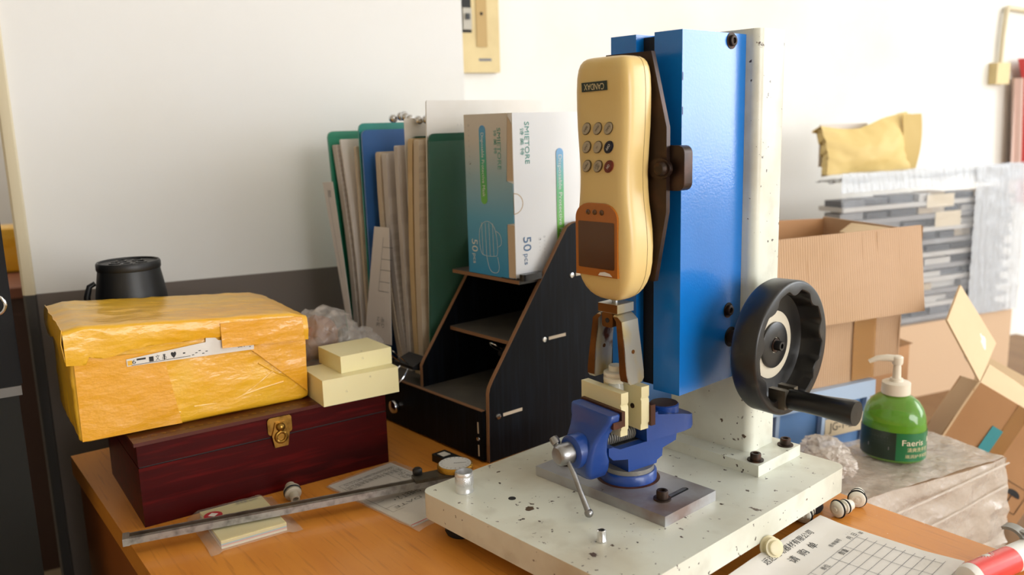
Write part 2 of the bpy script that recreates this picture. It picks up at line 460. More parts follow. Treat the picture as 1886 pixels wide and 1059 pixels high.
# carriage that carries the gauge
cpl = [(.127, .519), (.1865, .519), (.206, .444), (.206, .360), (.1915, .287), (.1215, .287), (.107, .360), (.107, .444)]
br = G().prism(cpl, .1742, .1800, 'y', .0008).build('gauge_bracket', m_bracket, ts)
G().prism(rrect(.172, .2235, .381, .426, .008, 5), .1802, .1935, 'y', .0012).build('bracket_arm', m_bracket, br)
G().prism(ell(.2005, .4035, .0135, .0105, 24), .1695, .1741, 'y', .0008).build('bracket_lobe', m_bracket, br)
G().lathe([(.0075, 0), (.0075, .003), (.0055, .0055), (.0001, .0058)], (.2035, .1695, .4035), (0, -1, 0), 24).build('bracket_knob', m_screw, br)
G().box(.1462, .1672, .1805, .2125, .330, .470, .001).build('carriage_block', m_slot, ts)

# ------------------------------------------------------------------ force gauge (hangs upside down on the bracket)
m_gauge = mat('aged ivory plastic', '#DDC080', 0.34, coat=0.05, layers=[(12, .45, .75, '#DAB362', .6)])
m_amber = mat('amber plastic', '#A9611A', 0.22, coat=.3)
m_amberdk = mat('dark amber window', '#54300F', 0.12, coat=.4)
m_btn = mat('grey rubber button', '#A89B84', 0.5)
m_btnk = mat('navy button', '#16182A', 0.4)
m_btnr = mat('maroon button', '#6B2A1E', 0.4)
m_badge = mat('dark green badge', '#12241E', 0.3)
m_gold = mat('pale gold print', '#D9C79A', 0.4)
m_lwhite = mat('white print', '#E8E8E4', 0.6)
gz = empty('force_gauge', (T0[0], T0[1], 0), A_T, 'ivory handheld digital force gauge mounted upside down on the test stand', 'force gauge')
prof = [(.2672, .004, .003), (.2676, .0085, .006), (.2690, .014, .0095), (.2715, .0195, .0125), (.275, .0245, .0152), (.280, .0290, .0177), (.287, .0332, .0198), (.296, .0365, .0213), (.308, .0385, .0222), (.325, .0392, .0225), (.342, .0384, .0224), (.356, .0366, .0220),
        (.370, .0345, .0215), (.384, .0333, .0212), (.397, .0329, .0211), (.410, .0333, .0211), (.425, .0343, .0213), (.445, .0357, .0217), (.465, .0364, .0219), (.482, .0365, .0219), (.495, .0358, .0216), (.503, .0345, .0207), (.508, .0326, .0194), (.5115, .0298, .0175), (.5135, .0262, .015), (.5145, .0215, .0118), (.5148, .016, .009)]
GY = .1515
def gsec(z, hw, hd, y0=None, y1=None):
    P = []
    n = 56
    for i in range(n):
        a = 2 * PI * i / n
        c, s = math.cos(a), math.sin(a)
        e = 2 / 5.4
        P.append((CXM + hw * math.copysign(abs(c) ** e, c), GY + hd * math.copysign(abs(s) ** e, s), z))
    return P
body = G().loft([gsec(*p) for p in prof]).build('body', m_gauge, gz, smooth=1.2)
# parting line between front and rear shells
def seam(side):
    pts = []
    for z, hw, hd in prof[1:-1]:
        y = GY + .006
        q = (1 - (min(.006, hd * .9) / hd) ** 5.4) ** (1 / 5.4)
        pts.append((CXM + side * (hw * q + .00005), y, z))
    return pts
m_seam = mat('dark parting line', '#5A4A2A', 0.6)
G().tube(seam(1), .00022, 5).build('parting_line', m_seam, gz)
G().tube(seam(-1), .00022, 5).build('parting_line', m_seam, gz)
gf = GY - .0219
bd = G().prism([(.1346, .4810), (.1680, .4818), (.1673, .4909), (.1342, .4901)], gf - .0012, gf + .0015, 'y', .0004).build('badge', m_badge, gz)
letter([('CANDAX', .0088, (.1512, gf - .00135, .4860), -X, -Z, .0265)], m_gold, bd)
btn_txt = {(0, 0): 'ZERO', (0, 1): 'PEAK', (0, 2): 'FUNC', (1, 0): 'UNIT', (1, 2): 'OFF', (2, 0): 'MEM', (2, 2): 'ON', (1, 1): '<', (2, 1): 'SET\nTEST'}
for r_ in range(3):
    for c_ in range(3):
        cx = (.1395, .1546, .1690)[c_]; cz = (.4447, .4264, .4073)[r_]
        m_ = m_btn
        if c_ == 2: m_ = (m_btn, m_btnk, m_btnr)[r_]
        ra = math.radians(52)
        rim = G().prism(ell(cx, cz, .0068, .0051, 28, ra), gf - .0007, gf + .002, 'y', .0003).build('button_rim', m_seam if m_ is m_btn else m_, gz)
        bt = G().prism(ell(cx, cz, .0061, .0044, 28, ra), gf - .0014, gf + .001, 'y', .0004).build('button', m_, gz)
        xd = Vector((-math.cos(ra), 0, -math.sin(ra))); yd = Vector((math.sin(ra), 0, -math.cos(ra)))
        s = btn_txt[(r_, c_)]
        letter([(s, .0036 if s in ('ON', 'OFF') else .0030, (cx, gf - .00155, cz), xd, yd, .0072 if len(s) > 2 else (.0048 if s == 'ON' else .003))], m_lwhite if m_ is not m_btn else m_ink, bt)
# amber display bezel: arched top in this hanging position
def arch(x0, x1, z0, z1, rr, n=10):
    P = [(x0, z0), (x1, z0)]
    P += [(x1 - rr + rr * math.cos(PI / 2 * i / n), z1 - rr * .8 + rr * .8 * math.sin(PI / 2 * i / n)) for i in range(n + 1)]
    P += [(x0 + rr - rr * math.sin(PI / 2 * i / n), z1 - rr * .8 + rr * .8 * math.cos(PI / 2 * i / n)) for i in range(n + 1)]
    return P
df = GY - .0224
bz = G().prism(arch(.1245, .1812, .2950, .3702, .020), df - .0016, df + .004, 'y', .0006).build('display_bezel', m_amber, gz)
G().prism(rrect(.1285, .1775, .3030, .3512, .0015, 2), df - .0020, df + .001, 'y', .0002).build('display_window', m_amberdk, bz)
for lx in (.1425, .1515, .1611):
    G().lathe([(.0028, 0), (.0028, .0006), (.0019, .0010), (.0001, .0011)], (lx, df - .0016, .3608), (0, -1, 0), 18).build('indicator', m_amberdk, bz)
G().prism([(.1555, .2962), (.1745, .2962), (.171, .2990), (.164, .3002), (.158, .2992)], df - .0019, df - .0012, 'y').build('paper_scrap', m_paper, bz)
G().box(.1189, .1235, .150, .158, .352, .362, .0006).build('side_port', m_black, gz)
G().box(.1165, .1200, .146, .149, .288, .2905, .0004).build('side_tab', m_white, gz)
G().lathe([(.0035, 0), (.0035, .010), (.0048, .010), (.0048, .0135)], (CXM, .1525, .2565), Z, 20).build('spindle', m_steel, gz)

# ------------------------------------------------------------------ gripping clamp on the gauge spindle
m_grip = mat('browned clamp steel', '#7A4E22', 0.42, .75, layers=[(30, .45, .7, '#4a2d16', .8)])
m_grip2 = mat('polished clamp steel', '#BDBAB0', 0.32, .7, layers=[(22, .52, .62, '#C9B684', .9, (1, 1, .5)), (16, .64, .68, '#6b3a22', 1.0)])
cl = empty('gripping_clamp', (T0[0], T0[1], 0), A_T, 'two-armed steel gripping clamp hanging below the force gauge', 'clamp')
tb = G().box(.1442, .1708, .1395, .1655, .2548, .2642, .0008).build('top_block', m_grip2, cl)
G().box(.1444, .1706, .1391, .1394, .2552, .2640).build('rusted_face', m_grip, tb)
tg = G().prism(rrect(.1492, .1640, .2390, .2550, .003, 4), .1396, .1640, 'y', .0006).build('tongue', m_grip, cl)
G().lathe([(.0026, 0), (.0026, .0006), (.0001, .0006)], (.1568, .1396, .2465), (0, -1, 0), 16).build('pivot_hole', m_slot, tg)
for sgn in (-1, 1):
    def ax(z, out):
        k = (.2535 - z) / .072
        return CXM + sgn * (.0085 + .0085 * min(1, (.2535 - z) / .007) + .0085 * k + out)
    zz = [.2535, .2515, .247, .235, .220, .205, .192, .184, .1805]
    th = [.0020, .0060, .0075, .0078, .0080, .0085, .0095, .0095, .0080]
    hwid = [.0125, .0128, .013, .013, .0135, .0138, .0140, .0130, .0095]
    cy_ = .1525
    rings = []
    for z, t, h in zip(zz, th, hwid):
        xo = CXM + sgn * (.0115 + .0075 * min(1, (.2535 - z) / .006) + .0095 * (.2535 - z) / .072)
        xi = xo - sgn * t
        rings.append([(xi, cy_ - h, z), (xo, cy_ - h, z), (xo, cy_ + h, z), (xi, cy_ + h, z)])
    g = G().loft(rings); g._bev(g.bm.verts[:], .0006, 1)
    arm = g.build('clamp_arm', m_grip2, cl)
    # rusted front edge
    g = G().loft([[(r[0][0], r[0][1] - .0003, r[0][2]), (r[1][0], r[1][1] - .0003, r[1][2]), (r[1][0], r[1][1] + .0012, r[1][2]), (r[0][0], r[0][1] + .0012, r[0][2])] for r in rings[1:-1]])
    g.build('rusted_edge', m_grip, arm)
    zc = .214
    xo = CXM + sgn * (.019 + .0095 * (.2535 - zc) / .072)
    G().lathe([(.0022, 0), (.0022, .0006), (.0001, .0006)], (xo - (sgn * .0079 if sgn < 0 else 0), cy_, zc), (1, 0, 0), 14).build('arm_hole', m_grip, arm)

# ------------------------------------------------------------------ bench vise on its steel plate
A_V = math.radians(56.0)
xv, yv = frame_of(A_T)
vw0 = Vector((T0[0], T0[1], 0)) + xv * .158 + yv * .171
m_vblue = mat('scuffed blue vise enamel', '#12408E', 0.36, coat=.2, bump=(70, .12), layers=[(26, .66, .74, '#2a2622', .8), (6, .4, .7, '#0F367C', .7)])
m_vgrey = mat('bare cast iron', '#8E8C86', 0.5, .6, bump=(300, .3))
m_rust = mat('rust brown jaw steel', '#4A2A1C', 0.5, .4, layers=[(50, .5, .7, '#6d3c22', .8)])
m_plate = mat('stained steel plate', '#B4B4B6', 0.42, .55, layers=[(16, .50, .70, '#7E5A48', .7), (6, .50, .70, '#77787c', .6), (60, .70, .74, '#3a2a24', .9)])
m_hdpe = mat('cream nylon', '#E3D9AE', 0.42, sub=.2, layers=[(60, .70, .76, '#8a5a3a', .6)])
vs = empty('bench_vise', (vw0.x, vw0.y, .052), A_V, 'small blue bench vise with cream soft jaws bolted to a stained steel plate', 'vise')
# local: X right-front (b), Y along the screw (a), Z above the base top; plate keeps the stand's angle
dz = -.052
dA = A_V - A_T
ca, sa = math.cos(dA), math.sin(dA)
def t2v(x, y, z):   # stand coordinates -> vise coordinates
    dx, dy = x - .158, y - .171
    return Vector((dx * ca - dy * sa, dx * sa + dy * ca, z + dz))
q = [(.064, .1190), (.2495, .1190), (.2495, .2056), (.064, .2056)]
pl = G().poly3([t2v(a, b, .0521) for a, b in q], [t2v(a, b, .0635) for a, b in q], .0006, 1).build('mounting_plate', m_plate, vs)
sl = rrect(.2205, .2275, .146, .190, .0034, 5)
G().poly3([t2v(a, b, .0633) for a, b in sl], [t2v(a, b, .06365) for a, b in sl]).build('slot', m_slot, pl)
sl = rrect(.2212, .2250, .150, .1885, .0016, 4)
G().poly3([t2v(a, b, .0634) for a, b in sl], [t2v(a, b, .0638) for a, b in sl]).build('slot_wall', m_steel, pl)
socket_screw(pl, t2v(.2222, .1495, .0635), Z, .0062, .0085, .0016, 'plate_bolt')
socket_screw(pl, t2v(.0850, .1495, .0635), Z, .0062, .0085, .0016, 'plate_bolt')
z0 = .0635 + dz
G().lathe([(.0315, 0), (.0315, .0095), (.0300, .0115)], (0, 0, z0), Z, 48).build('swivel_base', m_vblue, vs)
G().lathe([(.0285, .0115), (.0285, .0165)], (0, 0, z0), Z, 48).build('swivel_ring', m_vgrey, vs)
G().lathe([(.0312, 0), (.0352, .0001), (.0345, .0005), (.0312, .0006)], (0, 0, z0), Z, 48).build('rust_ring', m_rust, pl)
zb_ = lambda z: z + dz
# fixed lower body
low = [(-.046, .1045), (-.040, .0985), (-.019, .0945), (-.0185, .0800), (.0225, .0800), (.0235, .0835), (.031, .0865), (.032, .0955), (.052, .1000), (.0535, .1085), (-.030, .1085), (-.040, .1130), (-.046, .1130)]
lb = G().prism([(a, zb_(z)) for a, z in low], -.0215, .0215, 'x', .0014, 2).build('fixed_body', m_vblue, vs)
G().box(-.012, .0118, -.0395, .012, zb_(.1060), zb_(.1092)).build('screw_channel', m_slot, vs)
# rear jaw body, rounded at its tail, with anvil
tail = [(-.024, .006), (.024, .006), (.0255, .060), (.023, .074), (.0165, .0835), (.007, .0885), (-.007, .0885), (-.0165, .0835), (-.023, .074), (-.0255, .060)]
def rear_top(y): return .1395 if y < .026 else .1395 - (y - .026) * .30
rb = G()
A_ = [(x, y, zb_(.1092)) for x, y in tail]; B_ = [(x * .94, y, zb_(rear_top(y))) for x, y in tail]
rb.poly3(A_, B_, .0018, 2)
rb.box(-.024, .024, .0062, .022, zb_(.135), zb_(.1400), .001)
rb = rb.build('rear_body', m_vblue, vs)
anv = G().lathe([(.0165, 0), (.0165, .011), (.0155, .0120), (.0001, .0120)], (0, .0545, zb_(.1255)), Z, 40).build('anvil', m_vblue, vs)
G().lathe([(.0153, 0), (.0153, .0003), (.0001, .0003)], (0, .0545, zb_(.1375)), Z, 40).build('anvil_face', m_rust, anv)
G().box(-.030, .030, .0062, .0125, zb_(.1290), zb_(.1520), .0008).build('jaw_plate', m_rust, vs)
# moving front jaw: lofted from the wide jaw down to the rounded screw housing
secs = [(.0790, -.064, -.046, .0110), (.0815, -.068, -.042, .0150), (.0880, -.072, -.0415, .0185), (.0980, -.074, -.042, .0210), (.1100, -.073, -.0462, .0225), (.1220, -.069, -.0462, .0235), (.1310, -.063, -.0450, .0255), (.1375, -.059, -.0405, .0285), (.1400, -.058, -.0385, .0295), (.1450, -.056, -.0385, .0325), (.1515, -.0545, -.0385, .0335), (.1530, -.0535, -.0392, .0325)]
rings = [[(x, y, zb_(z)) for x, y in rrect(-hw, hw, a0, a1, min(.006, (a1 - a0) * .3), 4)] for z, a0, a1, hw in secs]
G().loft(rings).build('front_jaw', m_vblue, vs, smooth=.9)
G().lathe([(.0150, 0), (.0178, .002), (.0185, .006), (.0180, .016)], (0, -.0815, zb_(.1112)), Y, 36).build('screw_boss', m_vblue, vs)
G().box(-.0335, .0335, -.0383, -.0338, zb_(.1385), zb_(.1548), .0006).build('jaw_plate', m_rust, vs)
G().box(.0300, .0338, -.0500, -.0383, zb_(.1380), zb_(.1455), .0005).build('jaw_lug', m_rust, vs)
# lead screw with its thread
scr = G().cyl((0, -.0465, zb_(.1155)), (0, .0060, zb_(.1155)), .0072, 24).build('lead_screw', m_slot, vs)
g = G()
for i in range(16):
    g.torus((0, -.0450 + i * .0032, zb_(.1155)), Y, .0078, .0011, 24, 6)
g.build('thread', m_vgrey, scr)
hd2 = G().lathe([(.0001, -.0005), (.0085, 0), (.0112, .003), (.0116, .010), (.0116, .0168)], (0, -.0985, zb_(.1112)), Y, 32).build('screw_head', m_steel, vs)
hp = [(-.0145, -.0895, .1215), (-.004, -.0895, .1130), (.009, -.0895, .1045), (.0175, -.0895, .0945), (.0265, -.0895, .0800), (.0405, -.0895, .0605)]
g = G().tube([(a, b, zb_(c)) for a, b, c in hp], [.0027, .0027, .0027, .0027, .0027, .0032], 12)
hb = g.build('handle_bar', m_steel, vs)
G().ball((hp[-1][0], hp[-1][1], zb_(hp[-1][2])), .0046, 8).build('handle_knob', m_steel, hb)
G().lathe([(.0046, -.004), (.0052, 0), (.0046, .004)], (hp[0][0], hp[0][1], zb_(hp[0][2])), (-.6, 0, .55), 16).build('handle_knob', m_steel, hb)
# cream soft jaws
def soft(y0, y1, x0, x1, z0_, z1_, notch):
    P = [(x0, z0_), (x1 - .0012, z0_), (x1 - .0012, z0_ + .006), (x1, z0_ + .008), (x1, z1_ - .0155), (x1 - .0013, z1_ - .0135), (x1, z1_ - .011), (x1, z1_), (x0, z1_)]
    return G().prism([(a, zb_(b)) for a, b in P], y0, y1, 'y', .0008, 2)
soft(-.0337, -.0238, -.0385, .0272, .1245, .1722, 1).build('soft_jaw', m_hdpe, vs)
s2 = soft(-.0052, .0058, -.0345, .0272, .1255, .1738, 1).build('soft_jaw', m_hdpe, vs)
socket_screw(s2, (.0135, -.0052, zb_(.150)), (0, -1, 0), .0028, .0012, 0, 'jaw_screw')

# white plastic test piece held in the jaws
m_clear = mat('cloudy clear plastic', '#DCDDD6', 0.12, alpha=.55, coat=.4)
tp = empty('test_piece', (vw0.x, vw0.y, .052), A_V, 'white capped clear plastic nozzle gripped upright between the soft jaws', 'nozzle')
tc_ = (-.003, -.0145)
G().lathe([(.0095, 0), (.0092, .010), (.0085, .018), (.0068, .027)], (tc_[0], tc_[1], zb_(.1515)), Z, 32).build('clear_skirt', m_clear, tp)
G().lathe([(.0060, -.006), (.0125, -.0055), (.0135, -.004), (.0135, -.0005), (.0120, .0005), (.0120, .0015), (.0135, .0025), (.0132, .0052), (.0115, .0062), (.0080, .0066), (.0078, .0118), (.0070, .0125), (.0001, .0125)], (tc_[0], tc_[1], zb_(.1812)), Z, 36).build('cap', m_white, tp)

# ------------------------------------------------------------------ small loose pieces on the stand's base
def on_stand(x, y, z=.052):
    p = Vector((T0[0], T0[1], z)) + xv * x + yv * y
    return (p.x, p.y, z)
m_knurl = mat('knurled aluminium', '#D9DADC', 0.4, .75, bump=(900, .5, (1, 1, 1), 'voronoi', .0006))
m_alu2 = mat('satin aluminium', '#E2E3E5', 0.32, .75)
kn = empty('knurled_collar', on_stand(.0385, .0335), 0, 'knurled aluminium collar standing on the near-left corner of the base', 'metal collar')
G().lathe([(.0070, 0), (.0098, .0002), (.0100, .002), (.0094, .0035), (.0094, .0078), (.0100, .0092)], n=36).build('lower_ring', m_alu2, kn)
G().lathe([(.0100, .0092), (.0104, .0098), (.0104, .0188), (.0100, .0194)], n=36, cap=False).build('knurled_band', m_knurl, kn)
G().lathe([(.0100, .0194), (.0102, .0202), (.0102, .0228), (.0097, .0238), (.0078, .0238), (.0074, .0150), (.0001, .0150)], n=36, cap=False).build('upper_rim', m_alu2, kn)
fe = empty('metal_ferrule', on_stand(.2240, .0530), 0, 'tiny bare metal ferrule standing near the front of the base', 'ferrule')
G().lathe([(.0047, 0), (.0050, .0006), (.0050, .0018), (.0043, .003), (.0043, .0118), (.0036, .0125), (.0032, .0122), (.0032, .004), (.0001, .004)], n=28).build('ring', m_alu, fe)

def smooth(P, k=3, closed=False):
    P = [Vector(p) for p in P]
    for _ in range(k):
        Q = []
        m = len(P)
        for i in range(m if closed else m - 1):
            a, b = P[i], P[(i + 1) % m]
            Q += [a.lerp(b, .25), a.lerp(b, .75)]
        if not closed: Q = [P[0]] + Q + [P[-1]]
        P = Q
    return P

# ------------------------------------------------------------------ dark red wooden case
A_B = math.radians(55.5)
m_case = mat('dark red lacquered wood', '#3E0606', 0.42, spec=.1, coat=.03, layers=[(9, .42, .68, '#250606', .9, (3.0, .35, 3)), (30, .5, .7, '#6b100e', .5, (4, .3, 4))])
m_caseedge = mat('reddish lacquered edge', '#4E1A0E', 0.4, spec=.3, coat=.1, layers=[(12, .4, .7, '#4a1a10', .7, (4, .4, 3))])
m_brass = mat('aged brass', '#A8823E', 0.3, 1.0, layers=[(60, .5, .7, '#4a3418', .9)])
m_goldp = mat('dull gold ornament', '#8A6428', 0.5, .4)
cs = empty('wooden_case', (-.4363, .9320, 0.0002), A_B, 'dark red lacquered wooden case with a brass latch on the desk', 'wooden case')
# local X right-front (towards viewer), Y right along the front
CD, CL_ = .20, .316
G().box(-CD, 0, 0, CL_, 0, .0725, .0015).build('lower_half', m_case, cs)
lid = G().box(-CD, 0, 0, CL_, .0742, .1000, .0015).build('lid', m_case, cs)
G().box(-CD + .001, -.001, .001, CL_ - .001, .0726, .0741).build('lid_gap', m_slot, cs)
G().box(-CD + .002, .003, -.003, CL_ + .003, .1001, .1045, .0018).build('lid_rim', m_caseedge, lid)
orn = []
for i in range(26):
    yy = .012 + i * .0108
    orn.append(('#', .0012, (-.0125 + .0025 * math.sin(i * 1.9), yy, .1047), Y, -X, .0065))
    orn.append(('S', .008, (-.0125, yy, .10475), Y, -X, .006))
letter(orn, m_goldp, lid, 'gold_ornament')
la = G().prism(rrect(.1525, .1835, .0765, .0990, .004, 3), .0002, .0024, 'x', .0006).build('latch', m_brass, cs)
G().prism([(.159, .0605), (.176, .0605), (.1790, .076), (.174, .0930), (.162, .0930), (.1565, .076)], .0024, .0050, 'x', .0006).build('hasp', m_brass, la)
G().torus((.0062, .1675, .0735), X, .0066, .0020, 18, 8).build('catch_ring', m_brass, la)
G().ball((.0062, .1675, .0870), .0058, 8).build('catch_knob', m_brass, la)

# ------------------------------------------------------------------ taped yellow parcel
A_Y = math.radians(56.8)
m_yel = mat('yellow packing tape', '#F0BC30', 0.34, coat=.3, layers=[(5, .40, .62, '#EBA81A', .8), (13, .55, .75, '#F3C548', .5)], bump=(34, .65, (1, .5, 1), 'noise', .006))
m_yelo = mat('double layer orange tape', '#E6A420', 0.3, coat=.35, layers=[(7, .4, .7, '#EBA51C', .7)], bump=(30, .65, (1, .5, 1), 'noise', .006))
pc = empty('taped_parcel', (-.4982, .9286, .1047), A_Y, 'bright yellow tape-wrapped parcel lying on the dark red wooden case', 'parcel')
PW, PD = .274, .176
def wrinkle(p, amp):
    n1 = noise.ridged_multi_fractal(Vector((p[0] * 22, p[1] * 11, p[2] * 26)), 0.8, 2.2, 4, 1.0, 2.0)
    return amp * (n1 - 1.0)
def parcel_box(x0, x1, y0, y1, z0, zt, amp, cuts=26, rnd_=.008):
    g = G().box(x0, x1, y0, y1, 0, 1); g.cut(cuts)
    cx, cy = (x0 + x1) / 2, (y0 + y1) / 2
    hx, hy = (x1 - x0) / 2, (y1 - y0) / 2
    def f(p):
        top = zt(p.y)
        z = z0 + p.z * (top - z0)
        hz = (top - z0) / 2; cz = z0 + hz
        # round the edges
        d = Vector((p.x - cx, p.y - cy, z - cz)); h = Vector((hx, hy, hz)); inner = h - Vector((rnd_,) * 3)
        c = Vector([max(-inner[i], min(inner[i], d[i])) for i in range(3)])
        v = d - c
        if v.length > 1e-7: d = c + v.normalized() * min(rnd_, v.length * 1.0 if v.length < rnd_ else rnd_)
        q = Vector((cx, cy, cz)) + d
        n = (d - c) if (d - c).length > 1e-6 else d
        w = wrinkle(q + Vector((3.1, 0, 0)), amp) + .0012 * fbm(q, 9)
        if q.z < z0 + .004: w = min(w, 0) * .2
        return q + n.normalized() * w
    return g.warp(f)
ztop = lambda y: .138 - y / PW * .022
parcel_box(-PD, 0, 0, PW, 0, lambda y: ztop(y) - .004, .0009).build('wrapped_box', m_yel, pc, smooth=1.5)
# lid flap of tape folded over the top and down the front and left side
def flapsurf(u, v):
    y = -.004 + u * (PW + .006)
    t = v
    if t < .62:
        x = -PD - .002 + (PD + .004) * (t / .62); z = ztop(y) + .0005
    else:
        k = (t - .62) / .38
        drop = .028 + .006 * math.sin(u * 9) + .006 * fbm((u * 5, 1, 0), 1) + (.010 if u < .08 else 0) - (.012 if .62 < u < .66 else 0)
        x = .0035 + .002 * math.sin(k * 3); z = ztop(y) - drop * k
    e = .0007 * fbm((x * 30, y * 30, z * 30), 1) + .0009 * (noise.ridged_multi_fractal(Vector((x * 40, y * 22, z * 40 + 5)), .8, 2.2, 4, 1, 2) - 1)
    ed = min(1, min(u, 1 - u) * 14)
    z -= (1 - ed) * .005
    return Vector((x + (e if t > .6 else 0), y, z + (e if t <= .6 else 0)))
G().sheet(flapsurf, 70, 44, -.0008).build('tape_flap', m_yel, pc, smooth=1.5)
def leftflap(u, v):
    x = .003 - u * (PD + .004); drop = .032 + .006 * math.sin(u * 7 + 1) + .004 * fbm((u * 6, 3, 0), 1)
    z = ztop(0) - .002 - drop * v
    e = .0016 * fbm((x * 30, 2, z * 30), 1)
    return Vector((x, -.0045 - .002 * math.sin(v * 3) + e, z))
G().sheet(leftflap, 36, 14, .0008).build('tape_flap', m_yel, pc, smooth=1.5)
# darker double tape on the front
def patch(poly, x, m, name='tape_layer', n=14):
    def f(u, v):
        a = Vector(poly[0]).lerp(Vector(poly[1]), u); b = Vector(poly[3]).lerp(Vector(poly[2]), u)
        q = a.lerp(b, v)
        e = .0007 * (noise.ridged_multi_fractal(Vector((x * 16, q.x * 20, q.y * 20 + 7)), 1, 2.1, 3, 1, 2) - 1)
        return Vector((x + max(e, -.0004), q.x, q.y))
    return G().sheet(f, n, n, .0006).build(name, m, pc, smooth=1.5)
patch([(.003, .004), (.112, .003), (.098, .094), (.004, .102)], .0022, m_yelo)
patch([(.270, .012), (.273, .100), (.198, .082), (.205, .076)], .0030, m_yelo)
patch([(.166, .088), (.270, .082), (.268, .113), (.166, .119)], .0078, m_yelo)
for P in ([(.010, .048), (.035, .045), (.060, .050), (.085, .058)], [(.040, .040), (.065, .034), (.095, .022), (.112, .016)], [(.018, .010), (.050, .016), (.090, .014)], [(.128, .020), (.165, .018), (.205, .026), (.240, .030)], [(.150, .012), (.190, .022), (.230, .048)], [(.210, .060), (.235, .040), (.262, .030)], [(.245, .090), (.250, .060), (.262, .040)]):
    G().tube([(-.0002, p[0], p[1]) for p in smooth(P, 2)], .0013, 6).build('tape_crease', m_yel, pc)
# white shipping label strip with its marks
lab = G().prism([(.058, .0835), (.205, .0795), (.206, .0905), (.163, .098), (.153, .109), (.149, .109), (.148, .098), (.058, .0920)], .0031, .0036, 'x').build('shipping_label', m_paper, pc)
LX = .0038
def lab_pt(y, z): return Vector((LX, y, z))
it = []
for y, z, s, w in ((.066, .0877, '6', .004), (.092, .0880, '文', .0045), (.0995, .0880, '品', .0042), (.110, .0884, '♥', .006), (.122, .0885, '•', .003), (.188, .0872, '由', .0045), (.192, .0872, '代', .0045)):
    it.append((s, .0072, lab_pt(y, z), Y, Z, w))
it += [('#', .0060, lab_pt(.085, .0880), Y, Z, .0050), ('#', .0062, lab_pt(.0995, .0879), Y, Z, .0012), ('#', .0006, lab_pt(.096, .0842), Y, Z, .066), ('#', .0022, lab_pt(.074, .0900), Y, Z, .010)]
for i in range(3): it.append(('#', .0012, lab_pt(.2005, .0835 + i * .0026), Y, Z, .0012))
for i in range(5): it.append(('#', .0009, lab_pt(.132 + i * .004, .0848 + (i % 3) * .002), Y, Z, .0026))
for i_ in it: letter([i_], m_ink, lab, 'label_mark')
G().box(.0037, .00385, .0590, .0640, .0845, .0900).build('label_corner', m_yel, lab)

# ------------------------------------------------------------------ two cream nylon blocks on the case
m_block = mat('cream nylon block', '#EADFAE', 0.4, sub=.2, layers=[(50, .70, .76, '#5a5440', .5), (7, .4, .7, '#E2D49C', .6)])
bk = G().box(-.077, .0, 0, .105, 0, .0345, .0012).build('nylon_block', m_block, label='larger cream nylon block lying on the right end of the wooden case', cat='block', group='nylon blocks on the case')
bk.location = (-.2430, 1.0405, .1048); bk.rotation_euler = (0, 0, -math.radians(57.5))
bk2 = G().box(-.070, 0, 0, .074, 0, .0225, .0012).build('nylon_block', m_block, label='smaller cream nylon block resting on top of the larger one', cat='block', group='nylon blocks on the case')
bk2.location = (-.2245, 1.0715, .1394); bk2.rotation_euler = (0, 0, -math.radians(54.0))

# ------------------------------------------------------------------ crumpled bag behind the blocks
m_film = mat('crumpled clear film', '#DAD2CA', 0.16, alpha=.28, coat=.5)
m_brownfill = mat('brown paper inside the bag', '#8A5A3C', 0.6, layers=[(20, .4, .7, '#5d3a26', .8)])
def blob(c, r, sc, amp, seed, sub=4, freq=14):
    g = G(); bmesh.ops.create_icosphere(g.bm, subdivisions=sub, radius=1)
    def f(p):
        n = noise.ridged_multi_fractal(p * 2.2 + Vector((seed, 0, 0)), 1, 2.2, 4, 1, 2) - 1
        q = p * (1 + amp * n)
        q = Vector((q.x * sc[0], q.y * sc[1], q.z * sc[2])) * r
        q.z = max(q.z, -r * sc[2] * .82)
        return Vector(c) + q
    return g.warp(f)
bg = empty('plastic_bag', (-.238, 1.185, .1046), A_B, 'crumpled clear plastic bag with brown contents behind the nylon blocks', 'plastic bag')
bg.location = (-.272, 1.190, .1046)
blob((0, 0, .0415), .055, (.75, .95, 1), .22, 4.2, 5).build('film', m_film, bg, smooth=1.0)
blob((.003, -.012, .055), .031, (.8, 1, 1.1), .3, 1.7, 3).build('brown_contents', m_brownfill, bg, smooth=.4)
blob((.000, .054, .026), .032, (.8, 1.1, 1), .25, 9.2, 5).build('film', m_film, bg, smooth=1.0)

# ------------------------------------------------------------------ black lidded jar behind the parcel
jr = empty('black_canister', (-.5333, 1.1800, 0), 0, 'black plastic canister with a holed lid standing behind the yellow parcel', 'canister')
G().lathe([(.046, 0), (.049, .004), (.049, .180), (.0475, .215), (.0460, .235), (.0405, .268)], n=48).build('body', m_black, jr)
ld = G().lathe([(.0412, .2682), (.0420, .2700), (.0420, .2770), (.0405, .2795), (.0385, .2795), (.0375, .2770), (.0001, .2770)], n=48).build('lid', m_black, jr)
for i in range(5):
    a = 2 * PI * i / 5
    G().lathe([(.0075, .2770), (.0075, .2782), (.005, .2786), (.005, .2772), (.0001, .2772)], (.018 * math.cos(a), .018 * math.sin(a), 0), n=16).build('lid_boss', m_blackg, ld)
G().tube([(-.0455, -.008, .250), (-.052, -.012, .246), (-.056, -.014, .232), (-.058, -.014, .190), (-.054, -.01, .160), (-.049, -.008, .150)], [.0035, .004, .0045, .005, .0045, .004], 10).build('handle', m_black, jr)

